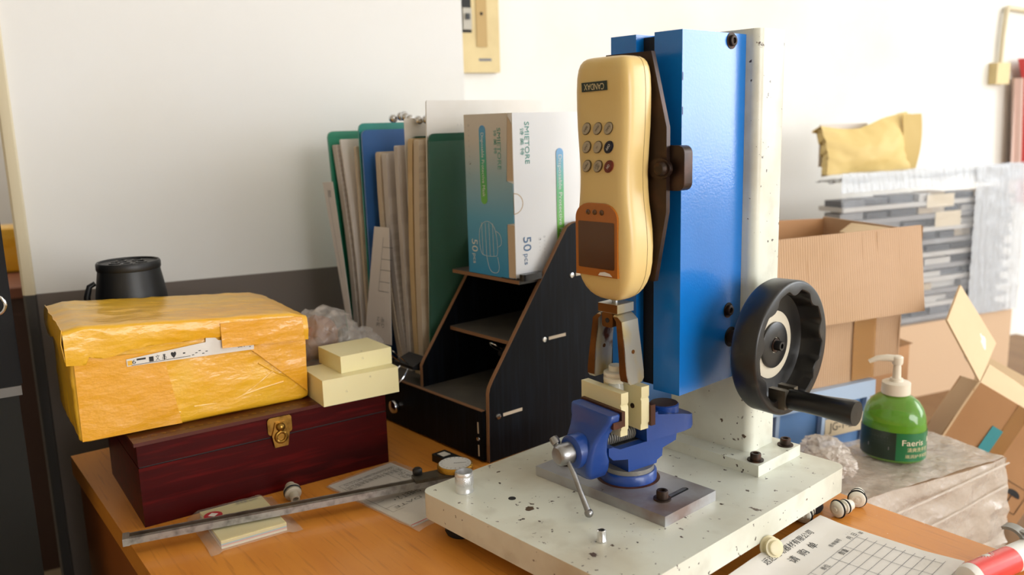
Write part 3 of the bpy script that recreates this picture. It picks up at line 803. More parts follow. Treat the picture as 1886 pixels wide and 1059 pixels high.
# ------------------------------------------------------------------ desk file rack
A_O = 0.86467203
O0 = (-.041, 1.092)
m_rack = mat('black laminate board', '#0A0B0E', 0.5, spec=.12, layers=[(40, .45, .7, '#161B23', .8, (5, 5, .25))], bump=(120, .05, (5, 5, .2)))
m_ply = mat('raw fibreboard edge', '#8A6242', 0.75)
m_tab = mat('pale wooden tenon', '#CDBBA2', 0.7)
m_dust = mat('dusty dark shelf', '#4A4640', 0.75, layers=[(25, .4, .7, '#5a554c', .7)])
rk = empty('file_rack', (O0[0], O0[1], 0.0008), A_O, 'black laminate desk file rack with shelves, folder slots and a drawer', 'file rack')
RW, RD = .425, .285
sp = [(.006, 0), (RD, 0), (RD, .312), (.178, .312), (.168, .3105), (.159, .306), (.016, .113), (.0105, .104), (.0085, .096)]
def panel(x0, x1, pts, name='side_panel'):
    p = G().prism(pts, x0, x1, 'x').build(name, m_rack, rk)
    # raw edge strip along the slanted front
    fr = pts[3:] + [pts[0]]
    g = G()
    A = []; n = len(fr)
    ring = []
    for i, (u, z) in enumerate(fr):
        ring.append([(x0 + .0002, u - .0006, z + .0004), (x1 - .0002, u - .0006, z + .0004), (x1 - .0002, u + .0012, z - .0010), (x0 + .0002, u + .0012, z - .0010)])
    g.loft(ring); g.build('raw_edge', m_ply, p)
    return p
rp = panel(-.0065, 0, sp)
panel(-.1640, -.1575, sp[:6] + [(.016, .113), (.0105, .104), (.0105, .0745)], 'divider')
panel(-RW, -RW + .0065, [(.006, 0), (RD, 0), (RD, .16), (.16, .16), (.10, .14), (.06, .125), (.016, .113), (.0105, .104), (.0085, .096)])
G().box(-RW + .0065, -.0065, RD - .006, RD, 0, .300).build('back_panel', m_rack, rk)
G().box(-RW + .0065, -.0065, .0085, RD - .006, .0660, .0715).build('drawer_top', m_dust, rk)
def shelf(u0, z, x0=-.1575, x1=-.0065):
    s = G().box(x0, x1, u0, RD - .006, z, z + .0055).build('shelf', m_dust, rk)
    G().box(x0 + .001, x1, u0 - .0006, u0 + .001, z + .0003, z + .0052).build('raw_edge', m_ply, s)
shelf(.064, .150); shelf(.0725, .2355)
# curved cut of middle shelf is plain in the photo; drawer front
dr = G().box(-RW + .007, -.0070, 0, .006, .002, .0718, .0008).build('drawer_front', m_rack, rk)
G().box(-RW + .0075, -.0075, .0002, .006, .0719, .0728).build('raw_edge', m_ply, dr)
G().lathe([(.0045, 0), (.0040, .005), (.0095, .008), (.0108, .012), (.0095, .016), (.0001, .0175)], (-.205, 0, .0355), (0, -1, 0), 24).build('knob', m_chrome, dr)
for z in (.0475, .0150):
    G().box(-.0168, -.0145, -.0006, .0002, z - .008, z + .008).build('tenon', m_tab, dr)
G().lathe([(.0034, 0), (.0030, .0014), (.0001, .0018)], (-.0157, 0, .0315), (0, -1, 0), 16).build('screw', m_chrome, dr)
for (u, z, u2) in ((.023, .0620, .066), (.1105, .1530, .152), (.166, .2370, .205)):
    G().lathe([(.0042, 0), (.0036, .0016), (.0001, .0022)], (0, u, z), X, 18).build('screw', m_chrome, rp)
    G().box(-.0004, .0006, u + .0085, u2, z - .0022, z + .0022).build('tenon', m_tab, rp)

# ------------------------------------------------------------------ mask carton on the top shelf
m_card = mat('white carton', '#F2F1F0', 0.45, coat=.1)
m_cardin = mat('raw carton inside', '#CDB79B', 0.7)
def grad_mat(name, stops, axis_z0, axis_z1, r=.45):
    M = bpy.data.materials.new(name); M.use_nodes = True
    N, L = M.node_tree.nodes, M.node_tree.links
    b = N['Principled BSDF']; b.inputs['Roughness'].default_value = r
    tc = N.new('ShaderNodeTexCoord'); s = N.new('ShaderNodeSeparateXYZ'); L.new(tc.outputs['Object'], s.inputs[0])
    mr = N.new('ShaderNodeMapRange'); mr.inputs[1].default_value = axis_z0; mr.inputs[2].default_value = axis_z1; L.new(s.outputs['Z'], mr.inputs[0])
    cr = N.new('ShaderNodeValToRGB'); L.new(mr.outputs[0], cr.inputs[0])
    e = cr.color_ramp.elements
    e[0].position, e[0].color = stops[0][0], lin(stops[0][1]); e[1].position, e[1].color = stops[-1][0], lin(stops[-1][1])
    for p, c in stops[1:-1]:
        k = e.new(p); k.color = lin(c)
    L.new(cr.outputs[0], b.inputs['Base Color'])
    return M
MX0, MX1, MY0, MY1, MZ0, MZ1 = -.1160, -.0134, .0728, .198, .2424, .4660
mk = empty('mask_carton', (O0[0], O0[1], 0), A_O, 'white and blue carton of disposable masks standing on the rack shelf', 'carton')
m_bluegrad = grad_mat('blue printed panel', [(0, '#2F8FC4'), (.35, '#5FA8CC'), (.62, '#9BB9C4'), (.85, '#CFC8BE'), (1, '#D8CFC3')], MZ0, MZ1)
m_pillgrad = grad_mat('blue to green band', [(0, '#7CC243'), (.45, '#4DAE6A'), (.75, '#4FA8B8'), (1, '#5E9FE0')], MZ0 + .09, MZ1 - .01)
m_pillgrad2 = grad_mat('pale blue to green band', [(0, '#7CC243'), (.5, '#6CC487'), (1, '#7DB4EA')], MZ0 + .06, MZ1 - .05)
G().box(MX0 + .0005, MX1, MY0 + .0008, MY1, MZ0, MZ1, .0008).build('carton_body', m_card, mk)
fpnl = G().prism([(MX0, MZ0), (MX1 - .014, MZ0), (MX1 - .0150, MZ0 + .075), (MX1 - .0005, MZ0 + .077), (MX1 - .0005, MZ0 + .130), (MX1 - .0135, MZ0 + .133), (MX1 - .0095, MZ1 - .014), (MX1 - .0090, MZ1), (MX0, MZ1)], MY0 - .0006, MY0 + .0006, 'y').build('printed_end', m_bluegrad, mk)
G().prism([(MX1 - .014, MZ0 + .002), (MX1 - .0145, MZ0 + .074), (MX1, MZ0 + .074), (MX1, MZ0 + .002)], MY0 - .0002, MY0 + .0003, 'y').build('side_tuck', m_cardin, mk)
G().prism([(MX1 - .0130, MZ0 + .134), (MX1 - .0090, MZ1 - .004), (MX1, MZ1 - .016), (MX1, MZ0 + .134)], MY0 - .0002, MY0 + .0003, 'y').build('side_tuck', m_cardin, mk)
nt = [(MY0, MZ0 + .093)] + [(MY0 + .0155 * math.sin(PI * i / 12), MZ0 + .1035 - .0135 * math.cos(PI * i / 12)) for i in range(13)] + [(MY0, MZ0 + .1145)]
th = G().prism([(MY0 - .0002, MZ0 + .090)] + [(MY0 + .0165 * math.sin(PI * i / 14), MZ0 + .1035 - .0145 * math.cos(PI * i / 14)) for i in range(15)], MX1 - .0004, MX1 + .0004, 'x').build('thumb_notch', m_cardin, mk)
G().prism([(MY0 + .0002, MZ0 + .091)] + [(MY0 + .0145 * math.sin(PI * i / 14), MZ0 + .1035 - .0130 * math.cos(PI * i / 14)) for i in range(15)], MX1 + .0003, MX1 + .0007, 'x').build('thumb_tab', m_card, mk)
yF = MY0 - .0009; xR = MX1 + .0003
def pill(c0, c1, r, n=8):
    z0, z1 = c1
    return [(c0 + r * math.cos(PI + PI * i / n), z0 + r * math.sin(PI + PI * i / n)) for i in range(n + 1)] + [(c0 + r * math.cos(PI * i / n), z1 + r * math.sin(PI * i / n)) for i in range(n + 1)]
p1 = G().prism(pill(MX0 + .0405, (MZ0 + .107, MZ1 - .022), .0068), yF - .0002, yF + .0003, 'y').build('name_band', m_pillgrad, mk)
letter([('Disposable Protective Mask', .0085, (MX0 + .0405, yF - .0004, (MZ0 + .107 + MZ1 - .022) / 2), -Z, X, .088)], m_lwhite, p1)
p2_ = G().prism([(y, z) for y, z in pill(MY0 + .086, (MZ0 + .030, MZ1 - .056), .0068)], xR, xR + .0004, 'x').build('name_band', m_pillgrad2, mk)
letter([('Disposable Protective Mask', .0090, (xR + .0006, MY0 + .086, (MZ0 + .030 + MZ1 - .056) / 2 + .004), -Z, Y, .125)], m_lwhite, p2_)
m_teal = mat('teal print', '#5FA89A', .6)
m_bluep = mat('steel blue print', '#5C7FA6', .6)
letter([('SMIETORE', .0105, (MX0 + .0755, yF - .0001, MZ1 - .047), -Z, X, .056), ('诗 美 特', .0070, (MX0 + .0675, yF - .0001, MZ1 - .038), -Z, X, .032)], m_teal, fpnl)
letter([('◷ ▫▫▫▫▫▫  ◔ ▫▫', .0065, (MX0 + .0105, yF - .0001, MZ1 - .048), -Z, X, .070)], m_inkg, fpnl)
letter([('50', .0185, (MX0 + .0150, yF - .0001, MZ0 + .040), -Z, X, .018), ('pcs', .0105, (MX0 + .0145, yF - .0001, MZ0 + .021), -Z, X, .014)], m_lwhite, fpnl)
letter([('50', .0200, (xR + .0001, MY0 + .0215, MZ0 + .047), -Z, Y, .020), ('pcs', .0115, (xR + .0001, MY0 + .0200, MZ0 + .026), -Z, Y, .015)], m_bluep, mk)
letter([('SMIETORE', .0115, (xR + .0001, MY0 + .0255, MZ1 - .040), -Z, Y, .056), ('诗 美 特', .0075, (xR + .0001, MY0 + .0165, MZ1 - .038), -Z, Y, .036)], m_teal, mk)
letter([('◷ ▫▫▫▫▫', .0065, (xR + .0001, MY0 + .054, MZ0 + .040), -Z, Y, .030), ('◔ ▫▫▫', .0060, (xR + .0001, MY0 + .045, MZ0 + .044), -Z, Y, .018)], m_inkg, mk)
# line drawing of a mask
g = G()
def mouth(t): return (MX0 + .050 + .0230 * math.cos(t), yF - .0001, MZ0 + .055 + .030 * math.sin(t))
outl = [(MX0 + .029, MZ0 + .030), (MX0 + .026, MZ0 + .055), (MX0 + .030, MZ0 + .070), (MX0 + .044, MZ0 + .078), (MX0 + .060, MZ0 + .072), (MX0 + .066, MZ0 + .055), (MX0 + .067, MZ0 + .030), (MX0 + .060, MZ0 + .028), (MX0 + .040, MZ0 + .027)]
def line2(P, closed=False): g.tube([(p[0], yF - .0001, p[1]) for p in smooth(P, 2, closed)], .0003, 4, closed)
line2(outl, True)
line2([(MX0 + .042, MZ0 + .027), (MX0 + .048, MZ0 + .006), (MX0 + .064, MZ0 + .004), (MX0 + .070, MZ0 + .012), (MX0 + .066, MZ0 + .028)])
line2([(MX0 + .064, MZ0 + .064), (MX0 + .074, MZ0 + .060), (MX0 + .076, MZ0 + .046), (MX0 + .068, MZ0 + .042)])
for k in (.034, .042, .050, .058): line2([(MX0 + k, MZ0 + .028), (MX0 + k - .001, MZ0 + .074)])
g.build('mask_drawing', m_lwhite, fpnl)

# small black key fob by the carton
kf = empty('key_fob', (O0[0], O0[1], 0), A_O, 'small glossy black key fob with cord lying on the rack shelf by the carton', 'key fob')
G().prism(rrect(-.0105, .0, .075, .112, .004, 4), .2411, .2500, 'z', .0025, 3).build('fob', m_blackg, kf)
G().tube([(-.0105, .076, .2435), (-.018, .0725, .2428), (-.030, .0712, .2424), (-.042, .0720, .2424)], .0010, 6).build('cord', m_blackg, kf)

# ------------------------------------------------------------------ folders and papers standing in the rack
def leaf(name, m, label, cat, vb, vt, z0, z1, u0, u1, th, bow=0.0, rad=.010, group='folders in the rack', twist=0.0, wave=0.0, parent=None):
    g = G()
    us = [0, .0015, .004, .008, .013, .02] ; D = u1 - u0
    us = us + [.02 + (D - .04) * i / 5 for i in range(1, 6)] + [D - .013, D - .006, D - .002, D]
    nz = 16
    def P(u, j, side):
        t = j / nz
        top = z1
        e = min(u, D - u)
        if e < rad: top = z1 - rad + math.sqrt(max(0, rad * rad - (rad - e) ** 2))
        z = z0 + (top - z0) * t
        x = vb + (vt - vb) * t + bow * math.sin(PI * t) + twist * (u / D) * t + wave * math.sin(u * 40 + t * 5)
        return (x + side * th / 2, u0 + u, z)
    bm = g.bm
    S = [[[bm.verts.new(P(u, j, s)) for u in us] for j in range(nz + 1)] for s in (-1, 1)]
    n = len(us)
    for k in (0, 1):
        for j in range(nz):
            for i in range(n - 1):
                bm.faces.new((S[k][j][i], S[k][j][i + 1], S[k][j + 1][i + 1], S[k][j + 1][i]))
    for j in range(nz):
        bm.faces.new((S[0][j][0], S[1][j][0], S[1][j + 1][0], S[0][j + 1][0])); bm.faces.new((S[0][j][-1], S[0][j + 1][-1], S[1][j + 1][-1], S[1][j][-1]))
    for i in range(n - 1):
        bm.faces.new((S[0][0][i], S[0][0][i + 1], S[1][0][i + 1], S[1][0][i])); bm.faces.new((S[0][nz][i], S[1][nz][i], S[1][nz][i + 1], S[0][nz][i + 1]))
    o = g.build(name, m, parent, smooth=.6)
    if parent is None:
        o.location = (O0[0], O0[1], 0); o.rotation_euler = (0, 0, -A_O); tag(o, label, cat, group)
    return o
m_green = mat('dark green folder board', '#1B7A5C', 0.35, coat=.2)
m_green2 = mat('deep green folder board', '#0A5039', 0.5, coat=.05, bump=(14, .2, (1, 1, .3), 'noise', .003))
m_teal2 = mat('teal folder board', '#2C8C80', 0.35, coat=.2)
m_bluef = mat('blue folder board', '#33619E', 0.35, coat=.2)
m_pages = mat('cream page edges', '#CDBBA2', 0.8, layers=[(260, .35, .65, '#B8A48B', .5, (1, .02, .02), 'wave')], bump=(260, .3, (1, .02, .02), 'wave', .001))
m_pages2 = mat('greyish page edges', '#C9BFB6', 0.8, layers=[(220, .35, .65, '#B5AAA1', .5, (1, .02, .02), 'wave')], bump=(220, .3, (1, .02, .02), 'wave', .001))
m_kraft = mat('kraft cover', '#C9AE83', 0.7, layers=[(20, .4, .7, '#B89A6E', .6)])
m_sheet = mat('loose paper sheet', '#D8D0CA', 0.75)
z0r = .0728
leaf('folder', m_green, 'green folder leaning at the far left end of the rack', 'folder', -.405, -.432, z0r, .4475, .030, .25, .0035)
leaf('paper_bundle', m_pages2, 'bundle of pinkish white papers beside the leftmost green folder', 'papers', -.384, -.419, z0r, .4255, .034, .24, .013, .010, .002)
leaf('paper_bundle', m_sheet, 'loose pale sheets slanting left before the teal folder', 'papers', -.3655, -.3985, z0r, .4345, .034, .23, .004, .010, .002)
sh_ = G().prism([(-.4460, .3635), (-.4120, .3660), (-.3920, .240), (-.3720, .095), (-.3850, .093), (-.4140, .225)], .0225, .0235, 'y').build('paper_sheet', m_sheet)
sh_.location = (O0[0], O0[1], 0); sh_.rotation_euler = (0, 0, -A_O)
tag(sh_, 'printed white sheet slumped against the leftmost papers', 'paper', 'folders in the rack')
leaf('paper_bundle', m_pages, 'thin cream bundle between teal folder and blue folder', 'papers', -.3515, -.3600, z0r, .423, .038, .22, .006, 0, .002)
leaf('folder', m_teal2, 'teal folder standing just behind the blue folder', 'folder', -.343, -.349, z0r, .4590, .040, .26, .003)
leaf('folder', m_bluef, 'blue folder standing among the paper stacks', 'folder', -.330, -.334, z0r, .4485, .036, .25, .004)
leaf('paper_bundle', m_pages, 'cream paper stack leaning right of the blue folder', 'papers', -.267, -.305, z0r, .4140, .045, .24, .011, -.012, .003)
leaf('paper_bundle', m_pages2, 'grey-edged paper stack behind the hanging printed sheet', 'papers', -.2545, -.2875, z0r, .4120, .046, .25, .013, -.010, .003)
leaf('paper_bundle', m_pages2, 'tall pinkish paper stack left of the kraft folder', 'papers', -.2430, -.2520, z0r, .4240, .045, .25, .0095, -.002, .002)
leaf('folder', m_green2, 'green folder edge peeking above the kraft stack', 'folder', -.2325, -.2315, z0r, .4370, .060, .26, .003)
leaf('paper_bundle', m_kraft, 'kraft-covered thick stack of papers right of the middle', 'papers', -.2215, -.2110, z0r, .4345, .044, .25, .012, -.006, .004)
leaf('paper_bundle', m_pages, 'cream paper stack pressed against the large green folder', 'papers', -.2080, -.1935, z0r, .4330, .043, .25, .013, -.004, .003)
bgf = leaf('folder', m_green2, 'large dark green folder in a clear sleeve beside the mask carton', 'folder', -.1920, -.1680, z0r, .4410, .047, .262, .0035)
m_sleeve = mat('clear glossy sleeve', '#BFE0D2', 0.1, alpha=.05, coat=.2, bump=(18, .5, (1, 1, .35), 'noise', .004))
def slv(u, v):
    z = z0r + .002 + v * .355; t = (z - z0r) / (.441 - z0r); yy = .0455 + u * .21
    x = -.1920 + (.024) * t + .0032 + .0009 * (noise.ridged_multi_fractal(Vector((yy * 12, 3, z * 7)), 1, 2.1, 3, 1, 2) - 1)
    return Vector((max(x, -.1920 + .024 * t + .0026), yy, z))
sv = G().sheet(slv, 24, 40, .0003).build('clear_sleeve', m_sleeve, bgf, smooth=1.5)
# white papers standing between the green folder and the stacks, reaching far back
wp = leaf('paper_sheet', m_paper, 'tall white printed sheets rising behind the green folder and mask carton', 'paper', -.1965, -.1745, z0r, .4880, .050, .276, .0022, 0, .002)
wp2 = leaf('paper_sheet', m_paper, 'white sheet with pointed corner rising left of the tall printed sheets', 'paper', -.2364, -.2362, z0r, .4640, .052, .270, .0010, 0, .002)
letter([('▫▫▫  ▫▫', .008, (-.1720, .118, .452), Y, Z, .030)], m_inkg, wp)
# hanging printed sheet in front of the stacks
hs_ = G().poly3([(-.346, .0260, .108), (-.270, .0295, .112), (-.2600, .0300, .300), (-.2950, .0260, .300)], [(-.346, .0270, .108), (-.270, .0305, .112), (-.2600, .0310, .300), (-.2950, .0270, .300)]).build('paper_sheet', m_sheet)
hs_.location = (O0[0], O0[1], 0); hs_.rotation_euler = (0, 0, -A_O)
tag(hs_, 'printed white sheet hanging down in front of the paper stacks', 'paper', 'folders in the rack')
hx_, hy_ = (Vector((-.286, 0, .110)) - Vector((-.346, 0, .108))).normalized(), (Vector((-.2950, 0, .300)) - Vector((-.346, 0, .108))).normalized()
o_ = Vector((-.346, .0254, .108))
def hp_(a, b): return o_ + hx_ * a + hy_ * b
it = [('Co., Ltd', .010, hp_(.044, .034), -hx_, -hy_, .022), ('号: 2', .010, hp_(.044, .044), -hx_, -hy_, .020), ('▫▪', .005, hp_(.012, .008), -hx_, -hy_, .006), ('▫▪', .005, hp_(.022, .008), -hx_, -hy_, .006)]
for b in (.092, .108, .128, .146, .166): it.append(('#', .0007, hp_(.045, b), hx_, hy_, .030))
it.append(('#', .090, hp_(.030, .137), hx_, hy_, .0007))
letter(it, m_ink, hs_)
# print on the slumped sheet
it = [('#', .15, Vector((-.4150, .0223, .280)), Vector((1, 0, 0)), Vector((-.20, 0, .98)), .0006), ('图', .012, Vector((-.4235, .0223, .345)), Vector((1, 0, 0)), Z, .008)]
letter(it, m_inkg, sh_)

# ball chain lying on top of the folders
ch = empty('ball_chain', (O0[0], O0[1], 0), A_O, 'string of chrome balls lying over the tops of the folders', 'chain')
for i in range(9):
    G().ball((-.300 + i * .0135, .075 + .006 * math.sin(i * 1.3), .4650 + .004 * math.sin(i * .9)), .0072, 8).build('ball', m_chrome, ch)

# binder clips
def clip(loc, ang, w, label, tilt=(0, 0, 0), flip=1):
    e = empty('binder_clip', loc, 0, label, 'binder clip', 'binder clips on the rack'); e.rotation_euler = tilt
    G().prism([(-.011, 0), (.011, 0), (.0022, .028), (-.0022, .028)], -w / 2, w / 2, 'x', .001).build('clip_body', m_black, e)
    for s in (-1, 1):
        g = G().tube(smooth([(-w * .22, s * .0030, .026), (-w * .30, s * .016, .040), (-w * .12, s * .030, .052), (w * .12, s * .030, .052), (w * .30, s * .016, .040), (w * .22, s * .0030, .026)], 2), .0009, 6)
        g.build('wire_handle', m_chrome, e)
    return e
oX, oY = frame_of(A_O)
def rackpt(x, y, z): return tuple(Vector((O0[0], O0[1], z)) + oX * x + oY * y)
c1 = clip(rackpt(-.1960, .0300, .1000), 0, .050, 'large black binder clip gripping the foot of the paper stacks', (math.radians(90), math.radians(0), -A_O + math.radians(0)))
c2 = clip(rackpt(-.0370, .1000, .1345), 0, .040, 'black binder clip clamped under the middle shelf', (math.radians(100), 0, -A_O))

# ------------------------------------------------------------------ caliper and small things on the desk
m_calip = mat('worn grey steel', '#A3A09C', 0.4, .6, layers=[(30, .45, .7, '#5f5d5b', .7, (.2, 3, 3))])
cv = Vector((-.1054 + .4373, 1.0211 - .8822, 0)); ca_ = math.atan2(cv.x, cv.y); clen = cv.length
cp = empty('dial_caliper', (-.4330, .8710, .0122), ca_, 'long steel dial caliper lying across the note pad and plastic bag', 'caliper')
bm_ = G().box(-.0080, .0080, 0, clen + .045, 0, .0075, .0006).build('beam', m_calip, cp)
G().box(-.0045, .0030, .002, clen, .0075, .0079).build('beam_groove', m_yoke, bm_)
G().box(-.0085, .0085, -.001, .006, -.0004, .0082, .0008).build('end_stop', m_calip, cp)
G().prism([(-.010, clen - .030), (.0105, clen - .030), (.012, clen + .030), (.030, clen + .034), (.034, clen + .040), (-.028, clen + .040), (-.012, clen + .020)], .0080, .0120, 'z', .001).build('slider', m_yoke, cp)
G().lathe([(.0055, 0), (.0062, .002), (.0062, .006), (.0045, .008), (.0001, .008)], (-.009, clen - .022, .0120), Z, 18).build('lock_knob', m_black, cp)
dlc = Vector((-.0785, 1.0235, 0)) - Vector((-.4330, .8710, 0))
cX, cY = frame_of(ca_)
dx_, dy_ = dlc.dot(cX), dlc.dot(cY)
dial = G().lathe([(.0215, .0122), (.0228, .0128), (.0228, .0172), (.0215, .0188), (.0200, .0192), (.0001, .0192)], (dx_, dy_, 0), Z, 48).build('dial_case', mat('brass dial rim', '#B88A34', .35, .9, bump=(500, .5)), cp)
m_dialf = mat('white dial face', '#DDDCD8', 0.25, coat=.4)
fc = G().lathe([(.0204, .0193), (.0204, .0196), (.0001, .0196)], (dx_, dy_, 0), Z, 48).build('dial_face', m_dialf, dial)
it = []
for i in range(20):
    a = 2 * PI * i / 20
    rdir = Vector((math.sin(a), math.cos(a), 0))
    it.append(('#', .003, Vector((dx_, dy_, .0198)) + rdir * .0175, Vector((rdir.y, -rdir.x, 0)), rdir, .0005))
it.append(('#', .016, Vector((dx_ + .002, dy_ + .006, .0198)), Vector((.95, -.3, 0)), Vector((.3, .95, 0)), .0009))
letter(it, m_ink, fc, 'dial_marks')

# pad of sticky notes in its wrapper
m_note = mat('pale yellow note paper', '#E8DDA2', 0.7)
m_noteb = mat('pale blue notes', '#A9CBD6', .7); m_notep = mat('pink notes', '#E3A9A0', .7); m_notew = mat('cream notes', '#E6DFC6', .7)
m_wrap = mat('clear wrapper', '#DAD6CC', 0.1, alpha=.16, coat=.6)
a_n = math.atan2(.072, .048)
nx, ny = frame_of(a_n)
sn = empty('sticky_note_pad', (-.3888, .9507, 0), a_n, 'pad of pale yellow sticky notes in a clear wrapper under the caliper', 'note pad')
G().box(.008, .098, .008, .082, .0005, .0030).build('note_layer', m_notew, sn)
G().box(.008, .098, .008, .082, .0031, .0045).build('note_layer', m_notep, sn)
G().box(.008, .098, .008, .082, .0046, .0062).build('note_layer', m_noteb, sn)
tn = G().box(.008, .098, .008, .082, .0063, .0100).build('note_layer', m_note, sn)
G().sheet(lambda u, v: Vector((u * .112 - .004, -.006 + v * .104, .0008 + max(0, .0100 - .0095 * max(0, abs(v - .48) * 2 - .72) / .28 - .006 * max(0, abs(u - .48) * 2 - .84) / .16 + .0006 * fbm((u * 9, v * 9, 0), 1)))), 24, 24, .0003).build('wrapper', m_wrap, sn, smooth=1.2)
m_redp = mat('red print', '#B5303A', .6)
g = G(); g.lathe([(.0105, .0114), (.0105, .0116), (.0070, .0116)], (.030, .018, 0), Z, 32, cap=True)
rl = g.build('round_logo', m_redp, sn)
letter([('◆', .012, (.030, .018, .0119), Y, -X, .012)], m_paper, rl)
letter([('100张 便条纸', .007, (.014, .062, .0116), -Y, X, .026), ('▫▫▫▫▫▫▫▫▫▫▫▫', .004, (.018, .035, .0116), -Y, X, .030)], m_inkg, sn)

# zip bag with a printed slip
m_slip = mat('printed slip', '#D9D3CB', 0.5)
ba = math.atan2(.063, .064)
zb = empty('zip_bag', (-.2370, 1.0330, 0), ba, 'small clear zip bag with a printed slip lying under the caliper', 'zip bag')
G().sheet(lambda u, v: Vector((-.004 + u * .170, -.004 + v * .100, .0022 + .0022 * math.sin(PI * u) * math.sin(PI * v) )), 24, 16, .0016).build('slip', m_slip, zb, smooth=1.2).location = (0, 0, -.0003)
G().sheet(lambda u, v: Vector((-.004 + u * .186, -.008 + v * .112, .0040 + .0028 * math.sin(PI * u) * math.sin(PI * v) - .0022 * max(0, abs(v - .5) * 2 - .8) / .2 + .0010 * fbm((u * 7, v * 7, 4), 1))), 28, 18, .0003).build('bag_film', m_wrap, zb, smooth=1.2)
zx = lambda x, y: Vector((x, y, .0))
def slipfit(p):
    u, v = (p.x + .004) / .170, (p.y + .004) / .100
    return Vector((p.x, p.y, .0027 + .0022 * math.sin(PI * u) * math.sin(PI * v)))
it = [('东莞市电子配件制造有限公司', .0120, zx(.0245, .047), -Y, X, .084), ('DONGGUAN MACHINERY PARTS CO LTD', .0085, zx(.0135, .047), -Y, X, .078), ('PCS', .0120, zx(.047, .010), -Y, X, .013), ('QTY', .0110, zx(.0385, .080), -Y, X, .012), ('备注', .0120, zx(.0510, .079), -Y, X, .014),
      ('SHEET 2 •', .014, zx(.098, .042), -Y, X, .040), ('DATE', .008, zx(.1155, .030), -Y, X, .040)]
for x in (.010, .031, .056, .088, .108, .122): it.append(('#', .0005, zx(x, .046), Y, X, .088))
for y in (.002, .090): it.append(('#', .112, zx(.066, y), Y, X, .0005))
it.append(('#', .025, zx(.0435, .066), Y, X, .0005))
letter(it, m_ink, zb, fit=slipfit)
letter([('#', .0014, Vector((.168, .046, .0048)), Y, X, .108)], m_redp, zb, 'zip_line')

# plastic pipe nozzle leaning at the foot of the case
m_greyp = mat('grey-beige plastic fitting', '#A79E8C', 0.45)
nz_ = empty('hose_fitting', (-.2790, .9960, .0105), 0, 'grey-beige hose fitting with black sealing ring on the desk by the case', 'fitting', euler=(math.radians(108), math.radians(-10), math.radians(24)))
G().lathe([(.004, -.014), (.0062, -.0135), (.0062, -.006), (.0098, -.0058), (.0106, -.0045), (.0106, -.0030), (.0100, -.0025)], n=32).build('flange', m_greyp, nz_)
G().torus((0, 0, -.0012), Z, .0096, .0016, 28, 8).build('seal_ring', m_rubber, nz_)
G().lathe([(.0098, 0), (.0103, .0008), (.0103, .0032), (.0090, .0042), (.0060, .0046), (.0058, .0135), (.0050, .0142), (.0036, .0142), (.0034, .006), (.0001, .006)], n=32).build('spigot', m_greyp, nz_)

# small dark case under the rack
kc = empty('black_case', (-.0880, 1.0950, 0), math.radians(138), 'small black case lying on the desk against the rack drawer', 'case')
G().box(-.011, .011, -.030, .030, 0, .0105, .002).build('shell', m_black, kc)
G().box(-.006, .006, -.024, -.010, .0105, .0109).build('white_sticker', m_paper, kc)

# ------------------------------------------------------------------ requisition pad at the right
e1 = Vector((-.72, -.69, 0)).normalized(); e2 = Vector((.69, -.72, 0)).normalized()
a_p = math.atan2(-e1.x, -e1.y)     # local Y = -e1 (reading direction), X = e2
pd_ = empty('form_pad', (.3390, .8952, 0), a_p, 'white printed requisition form pad curling on the desk at lower right', 'form pad')
PWD, PHT = .230, .152
def padz(u, v, lift):   # u along X (down the page), v along -Y
    curl = .012 * math.exp(-((u - 0) / .11) ** 2) * (0.35 + .65 * min(1, v * 1.6)) + .005 * (u - .75 if u > .75 else 0) * 4
    return lift + .0075 + curl * .6
def padsurf(k, lift):
    return lambda u, v: Vector((u * PHT * (1 + k), -v * PWD, padz(u, v, lift) - (.0035 * max(0, u - .9) * 10 * k * 8)))
sheet_h = [0, .0012, .0024, .0036, .0048]
for i in range(6):
    G().sheet(padsurf((-.004, .010, .004, .018, .008, .0)[i], -.0068 + i * .0012), 22, 8, .0010).build('page', m_paper, pd_, smooth=1.2)
def padfit(p):
    u = max(0, min(1, p.x / PHT)); v = max(0, min(1, -p.y / PWD))
    return Vector((p.x, p.y, padz(u, v, -.0068 + 5 * .0012) + .0014))
def seg(x, y, horiz, ln):   # a thin rule, cut into short pieces so that it follows the curl
    out = []
    n = max(1, int(ln / .006))
    for i in range(n):
        k = (i + .5) / n - .5
        if horiz: out.append(('#', .0005, (x, y + k * ln, 0), Y, X, ln / n))
        else: out.append(('#', ln / n, (x + k * ln, y, 0), Y, X, .0005))
    return out
it = [('司公限有材器动运达远', .0090, (.013, -.075, 0), Y, -X, None)][0:0]
it += [('远达运动器材有限公司', .0085, (.012, -.092, 0), Y, -X, .098), ('请  购  单', .0110, (.0265, -.088, 0), Y, -X, .052), ('表单编号', .0060, (.040, -.046, 0), Y, -X, .022), ('数量', .0075, (.055, -.058, 0), Y, -X, .013), ('单位', .0070, (.056, -.100, 0), Y, -X, .012), ('月  日', .0070, (.046, -.020, 0), Y, -X, .016), ('▫▫▫', .006, (.040, -.016, 0), Y, -X, .010), ('年', .006, (.050, -.006, 0), Y, -X, .005), ('主管', .0065, (.140, -.055, 0), Y, -X, .012)]
for i_ in it: letter([i_], m_ink, pd_, fit=padfit)
it = []
for i in range(10): it += seg(.050 + i * .0098, -.112, True, .20)
for y in (-.018, -.046, -.078, -.120, -.160): it += seg(.094, y, False, .088)
letter(it, m_inkg, pd_, 'ruled_lines', fit=padfit)

